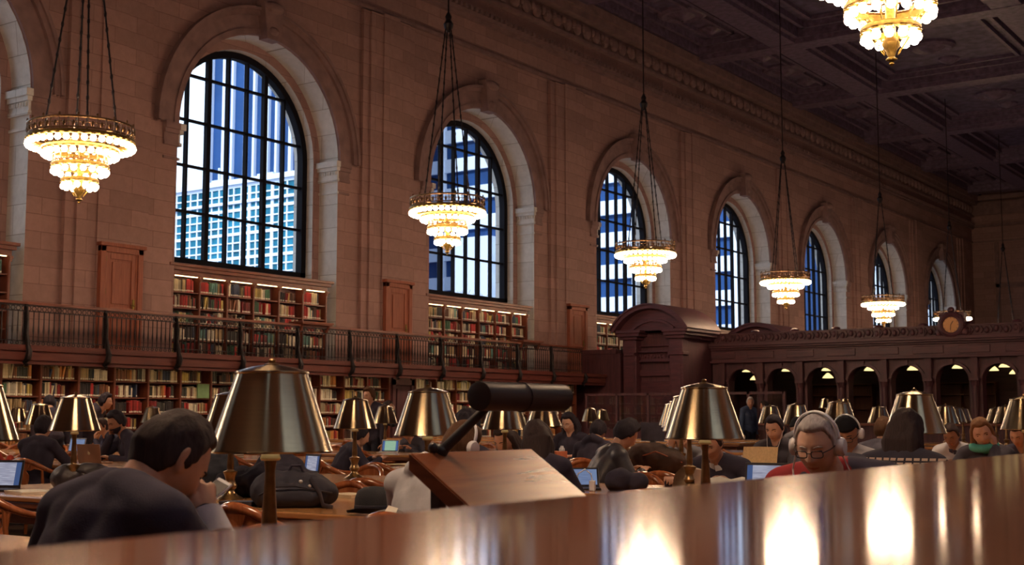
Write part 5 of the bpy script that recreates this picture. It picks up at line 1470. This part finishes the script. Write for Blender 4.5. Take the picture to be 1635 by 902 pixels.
lump('handbag', [((-.12, 0, .08), (.14, .11, .11)), ((.08, 0, .07), (.17, .11, .09)), ((0, .02, .13), (.12, .07, .06))], LEATH, .010, 'black leather bag lying behind the dark laptop at left', 'bag', (-7.80, 5.92, TZ), R(45), lambda r: MB().tube([(-.1, -.05, .14), (-.02, -.12, .13), (.12, -.13, .08), (.2, -.06, .05)], .009, 8).build('strap', LEATH, r, True))
lump('backpack', [((-.1, 0, .12), (.18, .14, .15)), ((.12, 0, .10), (.17, .14, .13)), ((0, .02, .16), (.14, .12, .12))], fab((.05, .028, .022), .7), .012, 'dark brown bag on the table before the person holding the forehead', 'backpack', (-5.75, 9.65 + .9, TZ), R(30), lambda r: MB().tube([(-.24, -.09, .12), (0, -.15, .2), (.24, -.1, .1)], .006, 6).build('strap', BWOOD, r, True))
lump('shoulder_bag', [((-.06, 0, .07), (.10, .09, .09)), ((.06, 0, .06), (.09, .08, .07))], DK, .009, 'small black pouch bag beside the white charger block', 'bag', (-4.55, 7.95, TZ), R(30))
lump('coat_pile', [((0, 0, .55), (.15, .12, .16)), ((.05, 0, .66), (.12, .09, .08)), ((-.06, .02, .46), (.14, .12, .14))], DK, .012, 'black coat heaped on a chair between the writing person and the text-page laptop', 'coat', (-3.02, 7.0, .2), R(20), amp=.03)
# hat on a folded cap
h = empty('bowler_hat', (-3.93, 5.33, TZ), R(25), 'black felt bowler hat resting at the near edge of the table', 'hat')
MB().lathe([(.10, .02), (.104, .05), (.102, .09), (.088, .125), (.055, .145), (.01, .15)], 28, sx=1.0, sy=.86).build('crown', fab((.034, .035, .040)), h, True)
pts = [(.14 * math.cos(a), .12 * math.sin(a), .022 + .018 * abs(math.sin(a)) - .02 * math.cos(a) * (1 if math.cos(a) < 0 else .2)) for a in [2 * PI * k / 28 for k in range(29)]]
m = MB(); seg = 28; P = [(.095, .012), (.14, .010), (.148, .022), (.14, .018), (.095, .022)]
vs = []
for (rr, z) in P:
    for i in range(seg): a = 2 * PI * i / seg; vs.append((rr * math.cos(a), rr * .86 * math.sin(a), z + .02 * abs(math.sin(a)) ** 2 * (rr > .1)))
m.add(vs, [(j_ * seg + i, j_ * seg + (i + 1) % seg, ((j_ + 1) % 5) * seg + (i + 1) % seg, ((j_ + 1) % 5) * seg + i) for j_ in range(5) for i in range(seg)]); m.build('brim', fab((.034, .035, .040)), h, True)
MB().lathe([(.1045, .03), (.106, .032), (.105, .052), (.103, .053)], 28, sx=1, sy=.87).build('band', DKG, h, True)
h.location = atz(597, 822, TZ)[:2] + (TZ,)
lump('cloth_cap', [((0, 0, .03), (.10, .09, .045)), ((.07, -.04, .02), (.07, .06, .025))], fab((.16, .155, .15)), .007, 'grey cloth cap lying under the brim of the black hat', 'cap', tuple(atz(622, 838, TZ)[:2]) + (TZ,), R(10), lambda r: MB().add([(.0, -.05, .065), (.07, -.07, .055), (.075, -.05, .085), (.01, -.03, .095)], [(0, 1, 2, 3)]).build('paper_tag', PAPER, r), amp=.006)
# bottle, charger, cups, papers, books
b = empty('drink_can', (*snap(897, 14.3), TZ), 0, 'tall pale can before the reader with very long black hair', 'can')
MB().lathe([(.028, 0), (.033, .008), (.033, .145), (.026, .158), (.018, .162)], 20).build('can_body', SILVER, b, True); MB().lathe([(.0336, .03), (.0336, .12)], 20, closed=False).build('wrapper', simple('cream_wrapper', (.72, .70, .45), .5), b, True)
MB().lathe([(.018, .162), (.018, .178), (.006, .18)], 16).build('cap', WHITEP, b, True)
X, Y = -4.98, 8.62; X, Y = snap(945, 8.9)
c = empty('phone_charger', (X, Y, TZ), R(20), 'white charger block with a looped white cable on the table', 'charger')
MB().box(-.02, .02, -.02, .02, .0, .075).build('block', WHITEP, c, bevel=.006)
MB().tube([(0, 0, .075), (-.01, 0, .12), (-.05, 0, .15), (-.10, 0, .12), (-.12, 0, .03), (-.09, -.02, .006), (-.04, -.05, .006)], .0045, 8).build('cable', WHITEP, c, True)
def paper(px, D, wd, dp, rz, label, n=1, h=.002, name='paper_sheet', cat='paper', mat=None, lift=0, lim=.5, dxy=(0, 0)):
    x, y = snap(px, D, lim); m = MB(); r2 = random.Random(int(px))
    for k in range(n):
        s0 = len(m.v); m.box(-wd / 2, wd / 2, -dp / 2, dp / 2, k * h, (k + 1) * h * .98); m.xf(Matrix.Rotation(r2.uniform(-.06, .06), 4, 'Z'), s0)
    o = m.build(name, mat or PAPER, loc=(x + dxy[0], y + dxy[1], TZ + lift)); o.rotation_euler[2] = rz; tag(o, label, cat); return o
paper(60, 9.0, .34, .24, R(-15), 'thin notebook lying on the near edge of the table at left', 2, .009, 'notebook', 'notebook', lim=.45, dxy=(.1, -.1))
paper(58, 15.2, .5, .3, R(5), 'loose white papers on the table below the mid-sized left lamp', 3)
paper(1060, 9.3, .34, .26, R(12), 'white sheets under the hand of the writing person', 3, lim=.45)
paper(1105, 9.0, .26, .2, R(-20), 'single curled sheet beside the base of the overlapped lamp', 1)
paper(918, 14.6, .40, .28, R(8), 'open pages before the reader with very long black hair', 2)
paper(655, 14.0, .42, .3, R(0), 'pale yellow pad beneath the hand of the person in grey', 2, .004, 'writing_pad', 'pad', simple('pale_yellow_paper', (.62, .50, .30), .8), lim=.55)
paper(522, 8.7, .26, .2, R(-5), 'slim cream book beside the text-page laptop behind the largest lamp', 1, .02, 'book', 'book', simple('cream_cover', (.6, .5, .33), .7), dxy=(.12, .1))
paper(385, 7.6, .20, .12, R(20), 'dark spectacle case on the table near the half hidden lamp', 1, .03, 'spectacle_case', 'case', LEATH, lim=.5)
def books_flat(px, D, cols, rz, label, dxy=(0, 0)):
    x, y = snap(px, D, .3)
    z = TZ
    for k, c_ in enumerate(cols):
        m = MB(); m.box(-.13, .13, -.09, .09, 0, .004); m.box(-.13, .13, -.09, .09, .026, .03); m.box(-.13, .13, .085, .09, 0, .03); m.cur = 1; m.box(-.125, .125, -.085, .085, .004, .026)
        o = m.build('book', [c_, PAPER], loc=(x + dxy[0], y + dxy[1], z)); o.rotation_euler[2] = rz + .2 * k; tag(o, label % ['lowest', 'middle', 'top'][k], 'book'); z += .0305
books_flat(371, 16.3, [fab((.20, .08, .04)), fab((.35, .25, .15)), fab((.25, .10, .06))], R(10), 'flat book, %s of a short stack behind the foreground person\'s ear', (0, 0))
o = MB().prism([(-.20, 0), (.20, 0), (.20, .006), (0, .012), (-.20, .006)], 'y', -.14, .14).build('newspaper', simple('newsprint', (.66, .50, .27), .8, var=.1, scale=60)); X, Y = snap(1200, 11.5)
o.location = (X, Y + .15, TZ + .18); o.rotation_euler = (R(72), 0, R(4)); o.scale = (.8, 1, 1); tag(o, 'yellowish open newspaper propped up left of the reader with earphones', 'newspaper')
o.location.z = TZ + .11
# open magazine propped behind the overlapped lamp
o = MB().tube([(-.10, 0, 0), (-.08, .02, .10), (-.02, .03, .16), (.06, .02, .14), (.10, 0, .0)], [(.006, .10)] * 5, 8).build('magazine', simple('tan_magazine', (.45, .32, .22), .6), None, True); X, Y = snap(1085, 8.9); o.location = (X + .02, Y + .12, TZ + .01); tag(o, 'curled tan magazine behind the overlapped lamp base', 'magazine')
# open book before the writing person
o = MB().prism([(-.17, .0), (-.16, .03), (-.08, .045), (0, .025), (.08, .045), (.16, .03), (.17, 0)], 'y', -.11, .11).build('open_book', PAPER); X, Y = snap(1148, 9.0); o.location = (X, Y + .1, TZ + .0); o.rotation_euler = (R(14), 0, R(6)); o.location.z += .028; tag(o, 'open book with cream pages before the writing person in the collar', 'book')
# pen held by the writer
# monitors and boxes on far tables
def screen_box(px, D, w_, h_, label, mat):
    x, y = snap(px, D, .4); r = empty('display_stand', (x, y, TZ), 0, label, 'monitor')
    MB().box(-w_ / 2, w_ / 2, -.015, .015, .06, .06 + h_).build('panel', mat, r, bevel=.004); MB().box(-.05, .05, -.02, .02, 0, .08).box(-.12, .12, -.09, .09, 0, .012).build('foot', BLACKP, r)
screen_box(999, 23.2, .34, .36, 'pale monitor back behind the person in the shiny black jacket', LGREY)
screen_box(1042, 24.0, .48, .34, 'grey glass display panel left of the writing person\'s big lamp', CHAR)
t = MB().box(-.15, .15, -.1, .1, 0, .17).build('card_box', simple('orange_card', (.45, .13, .06), .7), bevel=.004); X, Y = snap(877, 13.4); t.location = (X, Y, TZ); tag(t, 'orange-red box on the table under the right lamp of the tube lamp', 'box')
print('OBJECTS', len(bpy.data.objects), 'CHAIRS', CH[0], 'BOOKS', len(BOOKS))
